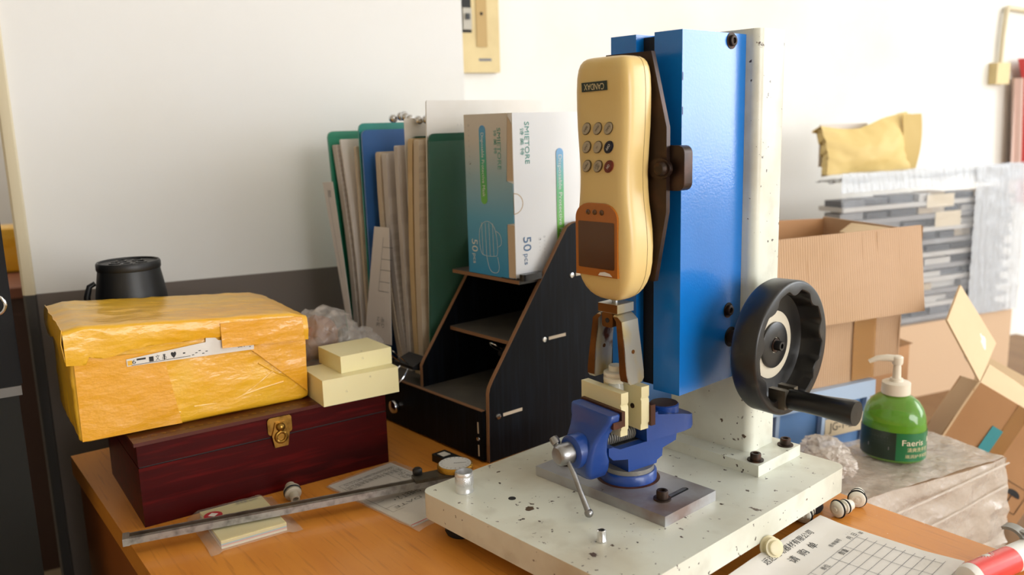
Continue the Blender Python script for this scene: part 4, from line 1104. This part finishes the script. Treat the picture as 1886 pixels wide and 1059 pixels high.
# plastic plugs lying around the pad
m_ivory = mat('ivory plastic', '#DDD2AE', 0.4, sub=.1)
def plug(loc, euler, label, m, ring=1):
    e = empty('plastic_plug', loc, 0, label, 'plug', 'plastic plugs on the desk', euler=euler)
    G().lathe([(.0001, 0), (.0020, 0), (.0024, .0008), (.0045, .0010), (.0050, .0006), (.0080, .0010), (.0094, .0022), (.0096, .0042), (.0085, .0058), (.0060, .0062)], n=32).build('head', m, e)
    G().lathe([(.0058, .0062), (.0056, .0130), (.0078, .0134), (.0080, .0150), (.0066, .0156), (.0066, .0172), (.0080, .0178), (.0080, .0196), (.0062, .0204), (.0058, .0260), (.0048, .0268), (.0001, .0268)], n=32).build('stem', m, e)
    if ring:
        G().torus((0, 0, .0048), Z, .0098, .0011, 28, 8).build('seal_ring', m_rubber, e)
        G().torus((0, 0, .0164), Z, .0074, .0012, 28, 8).build('seal_ring', m_rubber, e)
    return e
R90 = math.radians(90)
plug((.3600, .9065, .0105), (R90, 0, math.radians(-62) + PI), 'white plug with black rings whose round end faces forward, right of the stand', m_white)
plug((.3945, .9300, .0100), (R90, 0, math.radians(-25) + PI), 'white plug with black rings lying behind another plug at the desk edge', m_white)
plug((.3185, .8950, .0098), (R90, 0, math.radians(140)), 'white plug with black rings half hidden under the stand base', m_white)
e = plug((.2570, .8145, .0160), (math.radians(68), 0, math.radians(18)), 'ivory round plug lying on the near-left corner of the form pad', m_ivory, 0)
e.scale = (1.25, 1.25, .55)

# grey pipe clip and red tube at the lower right corner
m_greyc = mat('grey plastic clip', '#8F8C84', 0.45)
gc = empty('pipe_clip', (.5000, .8080, .0004), math.radians(53), 'grey plastic pipe clip standing on the right edge of the desk', 'clip')
pts = [(.016 * math.cos(a), .017 + .016 * math.sin(a)) for a in [math.radians(d) for d in range(-90, 215, 12)]]
outer = [(.0165 * math.cos(a), .0170 + .0165 * math.sin(a)) for a in [math.radians(d) for d in range(-120, 121, 10)]]
inner = [(.0135 * math.cos(a), .0170 + .0135 * math.sin(a)) for a in [math.radians(d) for d in range(120, -121, -10)]]
G().prism([(p[0], p[1]) for p in outer + inner], 0, .013, 'y', .0006).build('ring', m_greyc, gc)
G().box(.010, .030, .001, .012, .0225, .0265, .0012).build('tongue', m_greyc, gc)
G().box(.004, .034, .003, .010, .0290, .0315, .0008).build('latch', m_greyc, gc)
m_red = mat('red glossy tube', '#E0322C', 0.25, coat=.4)
m_white2 = mat('white tube end', '#E8E6E0', 0.35)
tdir = Vector((.77, .42, 0)).normalized(); ta = math.atan2(tdir.x, tdir.y)
tu = empty('red_tube', (.4420, .7560, .0135), ta, 'red and white tube lying at the lower right corner of the desk', 'tube')
tb_ = G().lathe([(.0135, 0), (.0135, .060)], (0, -.010, 0), Y, 40).build('tube_body', m_red, tu)
G().lathe([(.0134, 0), (.0134, .045), (.011, .050)], (0, .050, 0), Y, 40).build('white_end', m_white2, tu)
G().lathe([(.0060, 0), (.0118, .002), (.0132, .0065), (.0133, .011)], (0, -.021, 0), Y, 40).build('tube_cap', m_white2, tu)
def wrap_tube(p):
    a = p.x / .0135
    return Vector((math.sin(a) * .01365, p.y, math.cos(a) * .01365))
g = G()
it = [('#', .0018, (-.008 + .0, .034 + i * .003, 0), Y, X, .010) for i in range(2)]
for i in range(16):
    a = 2 * PI * i / 16
    it.append(('#', .0028, (-.006 + .0058 * math.cos(a), .018 + .0075 * math.sin(a), 0), Vector((-math.sin(a), math.cos(a), 0)), Vector((math.cos(a), math.sin(a), 0)), .0008))
it.append(('●', .012, (-.006, .017, 0), Y, X, .007))
letter(it, m_white2, tb_, 'tube_print', fit=wrap_tube)

# ------------------------------------------------------------------ low table to the right of the desk with cartons
m_bench = mat('worn low table board', '#8A6844', 0.55, layers=[(8, .4, .7, '#775536', .7, (.4, 3, 1))])
bt_ = empty('low_table', (PB[0], PB[1], 0), A_WALL, 'low wooden table carrying cartons to the right of the desk', 'table')
G().box(.02, 1.33, .20, 2.15, -.335, -.310, .002).build('table_top', m_bench, bt_)
for a, b in ((.07, .30), (1.28, .30), (.07, 2.08), (1.28, 2.08)):
    G().box(a - .025, a + .025, b - .025, b + .025, FL, -.335).build('leg', m_bench, bt_)

m_kcard = mat('corrugated cardboard', '#C3A080', 0.75, layers=[(6, .4, .7, '#B8946F', .7), (60, .4, .8, '#AC8762', .35, (.02, 1, .02), 'wave')], bump=(60, .5, (.02, 1, .02), 'wave', .002))
m_kcard2 = mat('plain cardboard', '#B98A5E', 0.75, layers=[(5, .4, .7, '#A97A4F', .7)])
m_kcardl = mat('pale cardboard inside', '#D9BE98', 0.75, layers=[(5, .4, .7, '#CFB08A', .6)])
m_tape = mat('brown packing tape', '#B8864C', 0.25, coat=.4, alpha=.6)
m_kedge = mat('cardboard cut edge', '#8A6238', .85)

# blue plastic crate
A_C = math.radians(64.4)
m_crate = mat('dusty blue crate plastic', '#5E86B8', 0.4, layers=[(6, .4, .7, '#6f95c4', .7)])
m_crater = mat('pale blue crate rim', '#A9BDD6', 0.4)
cr = empty('plastic_crate', (.6471, 1.5141, -.3098), A_C, 'dusty blue plastic crate with a handwritten paper label under the open carton', 'crate')
CLn, CDp, CHt = .48, .22, .283
def tap(x, y, z):   # tapering walls
    return (x, y, z)
g = G(); g.poly3([(-.012, -CLn + .012, .0), (-.012, -.012, .0), (0, 0, CHt), (0, -CLn, CHt)], [(-.018, -CLn + .012, 0), (-.018, -.012, 0), (-.006, -.0, CHt), (-.006, -CLn, CHt)])
g.build('front_wall', m_crate, cr)
g = G(); g.poly3([(-.018, -.012, 0), (-CDp, -.012, 0), (-CDp, 0, CHt), (-.006, 0, CHt)], [(-.018, -.018, 0), (-CDp, -.018, 0), (-CDp, -.006, CHt), (-.006, -.006, CHt)])
g.build('side_wall', m_crate, cr)
g = G(); g.poly3([(-.018, -CLn + .012, 0), (-CDp, -CLn + .012, 0), (-CDp, -CLn, CHt), (-.006, -CLn, CHt)], [(-.018, -CLn + .018, 0), (-CDp, -CLn + .018, 0), (-CDp, -CLn + .006, CHt), (-.006, -CLn + .006, CHt)])
g.build('side_wall', m_crate, cr)
G().box(-CDp - .006, -CDp, -CLn, 0, 0, CHt).build('back_wall', m_crate, cr)
G().box(-CDp, -.016, -CLn + .016, -.016, .0, .006).build('bottom', m_crate, cr)
G().box(-.004, .014, -CLn - .006, .010, CHt - .030, CHt, .003).build('rim', m_crater, cr)
G().box(-CDp, -.004, -.002, .012, CHt - .030, CHt, .003).build('rim', m_crater, cr)
for yy in (-.004, -.112, -.220, -.350):
    G().poly3([(-.010, yy - .004, .01), (-.002, yy - .004, .01), (.012, yy - .004, CHt - .030), (.002, yy - .004, CHt - .030)], [(-.010, yy + .004, .01), (-.002, yy + .004, .01), (.012, yy + .004, CHt - .030), (.002, yy + .004, CHt - .030)]).build('rib', m_crater, cr)
lb_ = G().box(.0060, .0070, -.104, -.010, CHt - .094, CHt - .060).build('paper_label', mat('tan paper label', '#C9B89A', .7), cr)
letter([('JG-1-2', .022, (.0073, -.066, CHt - .077), Y, Z, .056)], m_ink, lb_)

# open carton on the crate with its front flap folded down
A_K = math.radians(65.5)
kb = empty('open_carton', (.7203, 1.5461, -.0266), A_K, 'open brown corrugated carton with torn rim standing on the blue crate', 'carton')
KL, KD, KH = .315, .20, .272
def board(name, pts, n, th=.004, m=m_kcard, parent=kb, seed=1.0, res=14):
    """a cardboard panel given by four corners, with slight buckles and thickness along n"""
    P = [Vector(p) for p in pts]; n = Vector(n).normalized()
    def f(u, v):
        q = P[0].lerp(P[1], u).lerp(P[3].lerp(P[2], u), v)
        return q + n * (.0022 * fbm((q.x * 9 + seed, q.y * 9, q.z * 9), 1))
    return G().sheet(f, res, res, th).build(name, m, parent, smooth=.8)
board('front_panel', [(0, -KL, 0), (0, 0, 0), (0, 0, KH), (0, -KL, KH)], X)
board('right_panel', [(0, 0, 0), (-KD, 0, 0), (-KD, 0, KH + .004), (0, 0, KH)], Y, seed=3)
board('back_panel', [(-KD, 0, 0), (-KD, -KL, 0), (-KD, -KL, KH + .012), (-KD, 0, KH)], -X, m=m_kcard2, seed=5)
board('left_panel', [(-KD, -KL, 0), (0, -KL, 0), (0, -KL, KH), (-KD, -KL, KH + .02)], -Y, seed=7)
G().box(-KD + .004, -.004, -KL + .004, -.004, .001, .004).build('bottom_panel', m_kcard2, kb)
ff = board('front_flap', [(.0050, -KL - .004, KH + .004), (.0050, .028, KH + .004), (.024, .026, KH - .152), (.024, -KL - .004, KH - .150)], -X, .004, seed=9)
G().box(.0045, .0085, .0285, .0330, KH - .15, KH + .002).build('cut_edge', m_kedge, ff)
for yy in (-.245, -.205, -.162, -.118, -.082, -.030):
    q = [(.0256, yy - .003, KH - .148), (.0066, yy - .003, KH + .001), (.0066, yy + .003, KH + .001), (.0256, yy + .003, KH - .148)]
    G().loft([[(p[0] + .0024 * k, yy + (p[1] - yy) * (1 - .7 * k), p[2]) for p in q] for k in (0, 1)]).build('pressed_crease', m_kcard, ff)
board('inner_flap', [(-.004, -.02, KH + .001), (-KD * .55, -.02, KH + .001), (-KD * .5, -.060, KH - .012), (-.010, -.075, KH - .010)], Z, .003, m=m_kcardl, seed=11)
G().box(.0026, .0034, -.120, -.066, .002, .125).build('tape_strip', m_tape, kb)

# brown carton behind the pump bottle
A_K2 = math.radians(60)
kb2 = empty('small_carton', (.8560, 1.7900, -.3098), A_K2, 'plain brown carton standing behind the green pump bottle', 'carton')
G().box(-.20, 0, -.25, 0, 0, .2700, .002).build('carton_body', m_kcard2, kb2)
G().prism([(0.0, .2695), (.004, .2720), (-.06, .2790), (-.10, .2760)], -.20, .006, 'y').build('curled_flap', m_kedge, kb2)

# ------------------------------------------------------------------ film-wrapped stack of trays against the back wall
st = empty('wrapped_stack', (PB[0], PB[1], -.3098), A_WALL, 'tall film-wrapped stack of grey component trays against the back wall', 'wrapped stack')
zs = lambda z: z + .3098
m_tr = [mat('grey tray', '#8E8C8C', .6), mat('pale tray', '#BDB9B4', .6), mat('dark component row', '#33353B', .5), mat('mid grey row', '#66676C', .6), mat('tan tray', '#B7A58C', .7)]
m_film2 = mat('stretch film', '#D9DEE6', 0.18, alpha=.10, coat=.4, bump=(22, .8, (1, 1, .5), 'noise', .01))
G().box(.22, .345, 1.00, 1.66, 0, zs(-.105), .003).build('kraft_base', mat('kraft base board', '#CDAE8E', .7), st)
rows = 10
rz0, rz1 = -.098, .245
rh = (rz1 - rz0) / rows
rr = random.Random(3)
for i in range(rows):
    z = rz0 + i * rh
    G().box(.255, .340, 1.015, 1.64, zs(z), zs(z + rh * .34)).build('tray', m_tr[1 if i % 2 else 0], st)
    y = 1.02
    while y < 1.62:
        w = rr.uniform(.025, .10)
        m_ = rr.choice([m_tr[2], m_tr[2], m_tr[3], m_tr[0], m_tr[1], m_tr[4]])
        d = rr.uniform(.318, .338)
        G().box(.27, d, y, min(y + w, 1.635), zs(z + rh * .36), zs(z + rh * rr.uniform(.72, .96))).build('component', m_, st)
        y += w + rr.uniform(.002, .014)
for yy, zz, w, h in ((1.30, .205, .10, .034), (1.335, .152, .095, .040)):
    G().box(.3405, .3415, yy, yy + w, zs(zz), zs(zz + h)).build('paper_label', mat('beige paper label', '#D2C3A8', .7), st)
def filmf(u, v):
    y = .995 + u * .665; z = -.100 + v * .412
    e = .006 * (noise.ridged_multi_fractal(Vector((y * 5, 2.2, z * 9)), 1, 2.1, 4, 1, 2) - 1)
    return Vector((.352 + e, y, zs(z)))
G().sheet(filmf, 46, 34, .0004).build('stretch_film', m_film2, st, smooth=1.2)
def filmtop(u, v):
    y = .990 + u * .67; k = v
    e = .004 * fbm((y * 14, k * 6, 1), 1)
    return Vector((.356 - .012 * k, y + (.012 * k if u < .05 else 0), zs(.262 + k * .046 + e)))
m_film3 = mat('bunched white film', '#E4E8EE', 0.22, alpha=.5, coat=.5, bump=(40, 1.0, (1, 2.5, .3), 'noise', .01))
G().sheet(filmtop, 60, 8, .0006).build('film_collar', m_film3, st, smooth=1.2)
G().sheet(lambda u, v: Vector((.255 + u * .095, 1.0 + v * .65, zs(.286 + .01 * fbm((u * 5, v * 9, 2), 1)))), 14, 30, .0005).build('film_top', m_film3, st, smooth=1.2)
G().sheet(lambda u, v: Vector((.358 + .004 * fbm((u * 8, v * 20, 5), 1), 1.46 + u * .20, zs(-.10 + v * .405))), 14, 30, .0005).build('film_bunch', m_film3, st, smooth=1.2)

# kraft padded envelope on the stack
m_env = mat('yellow kraft envelope', '#D9BE7A', 0.6, layers=[(5, .4, .7, '#CBAE68', .6)])
ev = empty('padded_envelope', (PB[0], PB[1], .3000), A_WALL, 'yellow kraft padded envelope leaning on the wrapped stack by the wall', 'envelope')
def envf(u, v):
    y = .990 + u * .292; top = .105 + .030 * max(0, u - .45) / .55 - .010 * math.sin(PI * min(1, u / .7))
    x = .305 - v * .030 + .030 * math.sin(PI * u) * math.sin(PI * min(1, v)) + .004 * fbm((u * 6, v * 4, 0), 1)
    return Vector((x, y + .012 * math.sin(v * 3), .004 + v * (top + .016)))
G().sheet(envf, 40, 22, .030).build('envelope_body', m_env, ev, smooth=1.2)
G().sheet(lambda u, v: Vector((.292 + .010 * math.sin(v * 3) + u * .018, 1.240 + u * .046 + .010 * v, .002 + v * .146 + .005 * fbm((u * 3, v * 5, 3), 1))), 8, 20, .004).build('folded_end', m_env, ev, smooth=1.2)
G().sheet(lambda u, v: Vector((.235, 1.03 + u * .16, .020 + v * .108)), 4, 4, .004).build('inner_paper', m_sheet, ev)

# ------------------------------------------------------------------ parcel in a clear bag next to the desk, pump bottle on it
A_P = math.atan2(.897, .442)
m_pk = mat('cardboard seen through film', '#B99B7C', 0.5, layers=[(7, .4, .7, '#A6866A', .7)])
m_pkfilm = mat('wrinkled bag film', '#E2D8CC', 0.14, alpha=.40, coat=.7, bump=(30, 1.0, (1, 1, 1), 'noise', .008))
pk = empty('bagged_parcel', (.7406, 1.2314, -.3098), A_P, 'cardboard parcel inside a wrinkled clear plastic bag beside the desk', 'parcel')
QL, QD, QH = .40, .158, .2398
def pkf(p):
    r = .006 * (noise.ridged_multi_fractal(p * 9, 1, 2.1, 4, 1, 2) - 1.1)
    return p
G().box(-QD, -.006, -QL, -.006, 0, QH - .006, .004).build('inner_box', m_pk, pk)
def bagtop(u, v):
    x = -QD - .004 + u * (QD + .006); y = -QL - .006 + v * (QL + .010)
    e = .007 * (noise.ridged_multi_fractal(Vector((x * 12, y * 12, 1)), 1, 2.1, 4, 1, 2) - 1)
    return Vector((x, y, QH + max(-.004, e * .6) + (.020 * max(0, .18 - v) / .18 * (.4 + fbm((x * 20, y * 20, 0), 1)))))
G().sheet(bagtop, 40, 56, .0005).build('bag_top', m_pkfilm, pk, smooth=.6)
def bagfront(u, v):
    y = -QL - .006 + u * (QL + .012); z = v * QH
    k = noise.ridged_multi_fractal(Vector((y * 7 + z * 9, z * 16 - y * 3, 4)), 1, 2.1, 4, 1, 2) - 1
    return Vector((.004 + .010 * math.sin(v * PI) * (.6 + .4 * k) + .006 * k, y, z))
G().sheet(bagfront, 56, 36, .0005).build('bag_front', m_pkfilm, pk, smooth=.6)
def bagside(u, v):
    x = .004 - u * (QD + .008); z = v * QH
    k = noise.ridged_multi_fractal(Vector((x * 12, z * 12, 9)), 1, 2.1, 4, 1, 2) - 1
    return Vector((x, .004 + .008 * math.sin(v * PI) + .004 * k, z))
G().sheet(bagside, 36, 30, .0005).build('bag_side', m_pkfilm, pk, smooth=.6)
for a, b, z0_, z1_, off in ((-.36, .0, .20, .236, .012), (-.30, .0, .155, .20, .012), (-.20, -.02, .08, .10, .016)):
    g = G().tube(smooth([(off, a, z0_), (off + .003, a * .6, z0_ * .6 + z1_ * .4), (off, b, z1_)], 2), .0016, 6)
    g.build('film_fold', m_pkfilm, pk)
m_filmb = mat('bunched bag film', '#E6DCD2', 0.14, alpha=.5, coat=.7)
bc = empty('film_bundle', (.4620, 1.2150, -.0595), A_P, 'bunched clear film heaped at the left end of the bagged parcel', 'plastic film')
blob((0, 0, .014), .030, (1.2, 1.0, .75), .28, 2.2, 5).build('film', m_filmb, bc, smooth=1.0)
blob((.035, -.015, .010), .026, (1.2, 1.0, .7), .28, 6.2, 5).build('film', m_filmb, bc, smooth=1.0)

m_soap = mat('green translucent bottle', '#5C9E2C', 0.12, coat=.5, alpha=.68)
m_liquid = mat('green liquid soap', '#7FA81C', 0.2)
m_soaplab = mat('dark green label', '#0B6A3C', 0.35, coat=.3)
m_soapdark = mat('blackish green label side', '#0B2A1E', 0.35, coat=.3)
m_pump = mat('cream pump plastic', '#E2D8C6', 0.35)
sb = empty('pump_bottle', (.5788, 1.2450, -.0660), math.radians(40), 'green pump bottle of hand soap standing on the bagged parcel', 'soap bottle')
sq = 1.0
def bl(prof, n=48, sx=1.0, sy=.82):
    return [[(r * sx * math.cos(2 * PI * i / n), r * sy * math.sin(2 * PI * i / n), h) for i in range(n)] for r, h in prof]
G().loft(bl([(.040, 0), (.0455, .003), (.0465, .010), (.0467, .045), (.0462, .055), (.0445, .068), (.0405, .080), (.0340, .0895), (.0255, .0960), (.0175, .0990), (.0150, .1010)])).build('bottle', m_soap, sb, smooth=1.2)
G().loft(bl([(.038, .003), (.0440, .006), (.0445, .048), (.0440, .060), (.0001, .060)])).build('soap_fill', m_liquid, sb, smooth=1.2)
def labsurf(a0, a1, r):
    def f(u, v):
        a = a0 + (a1 - a0) * u
        return Vector((r * math.cos(a), r * .82 * math.sin(a), .006 + v * .043))
    return f
L1 = G().sheet(labsurf(math.radians(-72), math.radians(28), .0474), 24, 4, .0004).build('front_label', m_soaplab, sb, smooth=1.2)
L2 = G().sheet(labsurf(math.radians(-165), math.radians(-72), .0473), 24, 4, .0004).build('back_label', m_soapdark, sb, smooth=1.2)
def labfit(p):   # p.x = angle*radius, p.y = height
    a = p.x / .0476
    return Vector((.0477 * math.cos(a), .0477 * .82 * math.sin(a), p.y))
def lp(deg, h): return Vector((math.radians(deg) * .0476, h, 0))
letter([('Faeris', .013, lp(-40, .0345), X, Y, .036), ('&', .012, lp(0, .037), X, Y, .008)], mat('cream print', '#E9D9C0', .5), L1, fit=labfit)
letter([('清爽洗手液', .0072, lp(-28, .0235), X, Y, .040), ('滋润护手抑菌', .0060, lp(-28, .0135), X, Y, .046)], m_gold, L1, fit=labfit)
letter([('#', .0050, lp(-104, .024), X, Y, .034), ('▫▫▫▫▫▫▫', .0050, lp(-104, .0400), X, Y, .030), ('▫▫▫▫▫▫▫▫▫', .0030, lp(-100, .0340), X, Y, .030), ('▫▫▫▫▫▫▫▫▫', .0030, lp(-100, .0300), X, Y, .030)], m_inkg, L2, fit=labfit)
G().lathe([(.0160, .0995), (.0205, .1000), (.0208, .1020), (.0205, .1170), (.0190, .1180), (.0100, .1190), (.0095, .1230), (.0080, .1235), (.0001, .1235)], n=40).build('collar', m_pump, sb)
G().lathe([(.0062, .1235), (.0056, .1400), (.0048, .1480)], n=24).build('pump_stem', m_pump, sb)
hdg = G().lathe([(.0072, .1450), (.0080, .1480), (.0080, .1560), (.0060, .1580), (.0001, .1582)], n=24).build('pump_head', m_pump, sb)
sd = Vector((-.72, -.30, 0)).normalized()
G().tube([Vector((0, 0, .1530)), Vector((0, 0, .1545)) + sd * .014, Vector((0, 0, .1530)) + sd * .028, Vector((0, 0, .1470)) + sd * .040], [.0058, .0052, .0042, .0030], 12).build('spout', m_pump, hdg)

# ------------------------------------------------------------------ tilted open carton at the far right
bx3 = empty('tilted_carton', (.8484, 1.5000, -.0342), 0, 'tilted brown carton with its flaps standing open at the right edge', 'carton')
b0 = Vector((.8484, 1.5000, -.0342))
wd_ = (Vector((.9826, 1.46, -.1184)) - b0).normalized()
up = (b0 - Vector((.6935, 1.49, -.2315))); up = (up - wd_ * up.dot(wd_)).normalized()
dp = up.cross(wd_).normalized()
if dp.y < 0: dp = -dp
def tb3(a, b, c): return wd_ * a + dp * b - up * c      # a along the front edge, b depth, c down the side
W3, D3, H3 = .19, .10, .190
def slab(name, q, n, m, th=.0035, seed=0):
    return board(name, q, n, th, m, bx3, seed, 10)
def rel(x, y, z): return Vector((x, y, z)) - b0
slab('front_panel', [tb3(0, 0, H3), tb3(W3, 0, H3), tb3(W3, 0, 0), tb3(0, 0, 0)], -dp, m_kcard2, seed=2)
slab('left_panel', [tb3(0, D3, H3), tb3(0, 0, H3), tb3(0, 0, 0), tb3(0, D3, 0)], -wd_, m_kcardl, seed=4)
slab('back_panel', [tb3(W3, D3, H3), tb3(0, D3, H3), tb3(0, D3, 0), tb3(W3, D3, 0)], dp, m_kcard2, seed=6)
slab('bottom_panel', [tb3(0, D3, H3), tb3(W3, D3, H3), tb3(W3, 0, H3), tb3(0, 0, H3)], -up, m_kcard2, seed=8)
AQ, BQ, CQ, DQ = (.7621, 1.46, .0918), (.819, 1.53, .140), (.9155, 1.57, .0175), (.8485, 1.497, -.0341)
slab('side_flap', [rel(*DQ), rel(*CQ), rel(*BQ), rel(*AQ)], -dp, m_kcardl, seed=10)
slab('front_flap', [tb3(.003, 0, 0), tb3(W3, 0, 0), tb3(W3, .05, -.030), tb3(.016, .05, -.042)], up, m_kcardl, seed=12)
slab('back_flap', [tb3(.030, D3, 0), tb3(W3, D3, 0), tb3(W3, D3 + .01, -.065), tb3(.012, D3 + .02, -.060)], -dp, m_kcardl, seed=14)
blob(tuple(rel(.8600, 1.545, .018)), .024, (.8, .6, 1.35), .15, 3.3, 4).build('foam_sheet', mat('white foam', '#ECEAE6', .5, sub=.1), bx3, smooth=1)
G().obox(tb3(.072, -.0022, .080), wd_ * .010, dp * .0006, up * .024).build('blue_tape', mat('teal tape', '#2F8F98', .4), bx3)
G().obox(tb3(.092, -.0018, .050), wd_ * .013, dp * .0004, up * .05).build('clear_tape', m_tape, bx3)
# umbrella care mark
g = G()
uc = tb3(.155, -.0028, .150)
q = [uc + wd_ * a + up * b for a, b in ((-.022, -.024), (.022, -.024), (.022, .024), (-.022, .024))]
g.tube([q[0], q[1], q[2], q[3]], .0006, 5, True)
g.tube([uc - up * .014, uc + up * .008], .0007, 5)
um = [uc + wd_ * (.014 * math.cos(a)) + up * (.004 + .011 * math.sin(a)) for a in (PI * i / 10 for i in range(11))]
g.poly3([p - dp * .0004 for p in um], [p + dp * .0002 for p in um])
g.build('umbrella_mark', m_ink, bx3)

# ------------------------------------------------------------------ fittings on the back wall
eb = empty('switch_box', (PB[0], PB[1], 0), A_WALL, 'aged cream electrical switch box on the back wall beside the pillar', 'switch box')
bo = G().box(0.0005, .022, -.06, .236, .572, .95, .006, 3).build('box_body', m_cream_box, eb)
G().box(.0219, .0229, .09, .166, .662, .80, .001).build('breaker_window', m_slot, bo)
for i in range(3):
    bb = G().box(.0225, .0330, .094 + i * .024, .115 + i * .024, .668, .716, .001).build('breaker', mat('grey breaker', '#B3ADA0', .5), bo)
    G().box(.0330, .0390, .100 + i * .024, .109 + i * .024, .690, .703, .001).build('toggle', m_black, bb)
G().box(.0219, .0245, .178, .204, .630, .93, .001).build('side_strip', m_cream2, bo)
G().lathe([(.004, 0), (.003, .002), (.0001, .0024)], (.0245, .191, .705), X, 14).build('screw', m_screw, bo)
G().box(.0219, .0224, .182, .214, .598, .604).build('small_print', m_inkg, bo)

ju = empty('junction_box', (PB[0], PB[1], 0), A_WALL, 'cream junction box and conduit on the wall at the far right', 'junction box')
G().box(.0005, .030, 1.940, 2.000, .532, .598, .006, 3).build('box_body', m_cream_box, ju)
G().tube([(.014, 1.975, .60), (.014, 1.978, .68), (.014, 1.985, .762), (.014, 1.992, .768), (.014, 2.30, .745)], .008, 10).build('conduit', m_trim, ju)
cu_ = empty('cloth_banner', (PB[0], PB[1], 0), A_WALL, 'red and white cloth hanging on the wall at the right edge', 'cloth')
m_redc = mat('red cloth', '#B02A26', .7); m_whc = mat('pinkish white cloth', '#D9BDB2', .7)
G().sheet(lambda u, v: Vector((.030 + .010 * math.sin(u * 9 + v * 2), 2.015 + u * .055 + .02 * (1 - v), .15 + v * .40)), 16, 16, .002).build('white_half', m_whc, cu_, smooth=1.2)
G().sheet(lambda u, v: Vector((.036 + .012 * math.sin(u * 10), 2.060 + u * .17 + .012 * (1 - v) - .035 * max(0, v - .8) * 5 * (1 - u), .15 + v * .46)), 20, 16, .002).build('red_half', m_redc, cu_, smooth=1.2)

# ------------------------------------------------------------------ left edge: binder on a dark cabinet, things behind
m_cab = mat('dark olive grey steel', '#1C1C19', 0.5, spec=.2, layers=[(5, .4, .7, '#151512', .7)])
m_cabtop = mat('grey cabinet top edge', '#6C6A68', 0.4)
cb = empty('steel_cabinet', (-.6030, 1.0000, 0), math.radians(58), 'dark grey steel cabinet at the left edge below the black binder', 'cabinet')
G().box(-.40, .008, -.42, 0, FL, .147, .003).build('cabinet_body', m_cab, cb)
G().box(-.404, .012, -.424, .004, .1475, .1590, .002).build('cabinet_top', m_cabtop, cb)
bi = empty('lever_binder', (-.5960, 1.0000, .1592), math.radians(58), 'black lever arch binder with gold label standing on the cabinet', 'binder')
m_bind = mat('black binder board', '#0E0E10', 0.55, spec=.2)
sp_ = G().box(.0, .006, -.078, -.002, 0, .318, .002).build('spine', m_bind, bi)
G().box(-.28, .0, -.080, -.0765, 0, .318, .001).build('cover', m_bind, bi)
G().box(-.28, .0, -.0035, .0, 0, .318, .001).build('cover', m_bind, bi)
G().box(-.275, -.002, -.070, -.010, .004, .300, .001).build('paper_fill', m_pages, bi)
G().torus((.0068, -.018, .1000), X, .0115, .0022, 28, 8).build('finger_ring', m_chrome, bi)
lab2 = G().box(.006, .0066, -.068, -.008, .140, .262).build('spine_label', mat('dull gold label', '#8A6A2E', .45, .3), bi)
letter([('文件资料', .018, (.0068, -.036, .225), Y, Z, .044), ('▫▫▫▫▫▫', .010, (.0068, -.030, .17), -Z, Y, .05)], m_ink, lab2)
# another desk in the far room
fd = empty('far_desk', (PB[0], PB[1], 0), A_WALL, 'brown desk in the far room seen left of the pillar', 'desk')
m_fard = mat('reddish brown far desk', '#7A4A38', .45)
G().box(-1.35, -.62, -2.2, -.80, .035, .062, .002).build('desk_top', m_fard, fd)
G().box(-.66, -.63, -2.2, -.80, FL, .035).build('front_board', mat('dark far desk board', '#3A231C', .6), fd)
fy = parcel_box(-.16, 0, -.22, 0, 0, lambda y: .13, .001, 8).build('far_parcel', m_yel, label='small yellow parcel on the desk in the far room', cat='parcel')
fy.location = room(-.92, -.815, .0635); fy.rotation_euler = (0, 0, -A_WALL)
fo = G().ball((0, 0, .035), .036, 10).build('orange_ball', mat('orange rubber', '#D9531E', .5), label='orange ball lying on the small far parcel', cat='ball')
fo.location = room(-1.0, -.885, .1935)
fb = blob((0, 0, .05), .05, (1, 1.2, 1), .25, 3.1, 3).build('blue_bag', mat('blue plastic', '#3E6FA8', .5), label='blue bag lying behind the orange ball in the far room', cat='bag')
fb.location = room(-1.15, -.95, .0645)
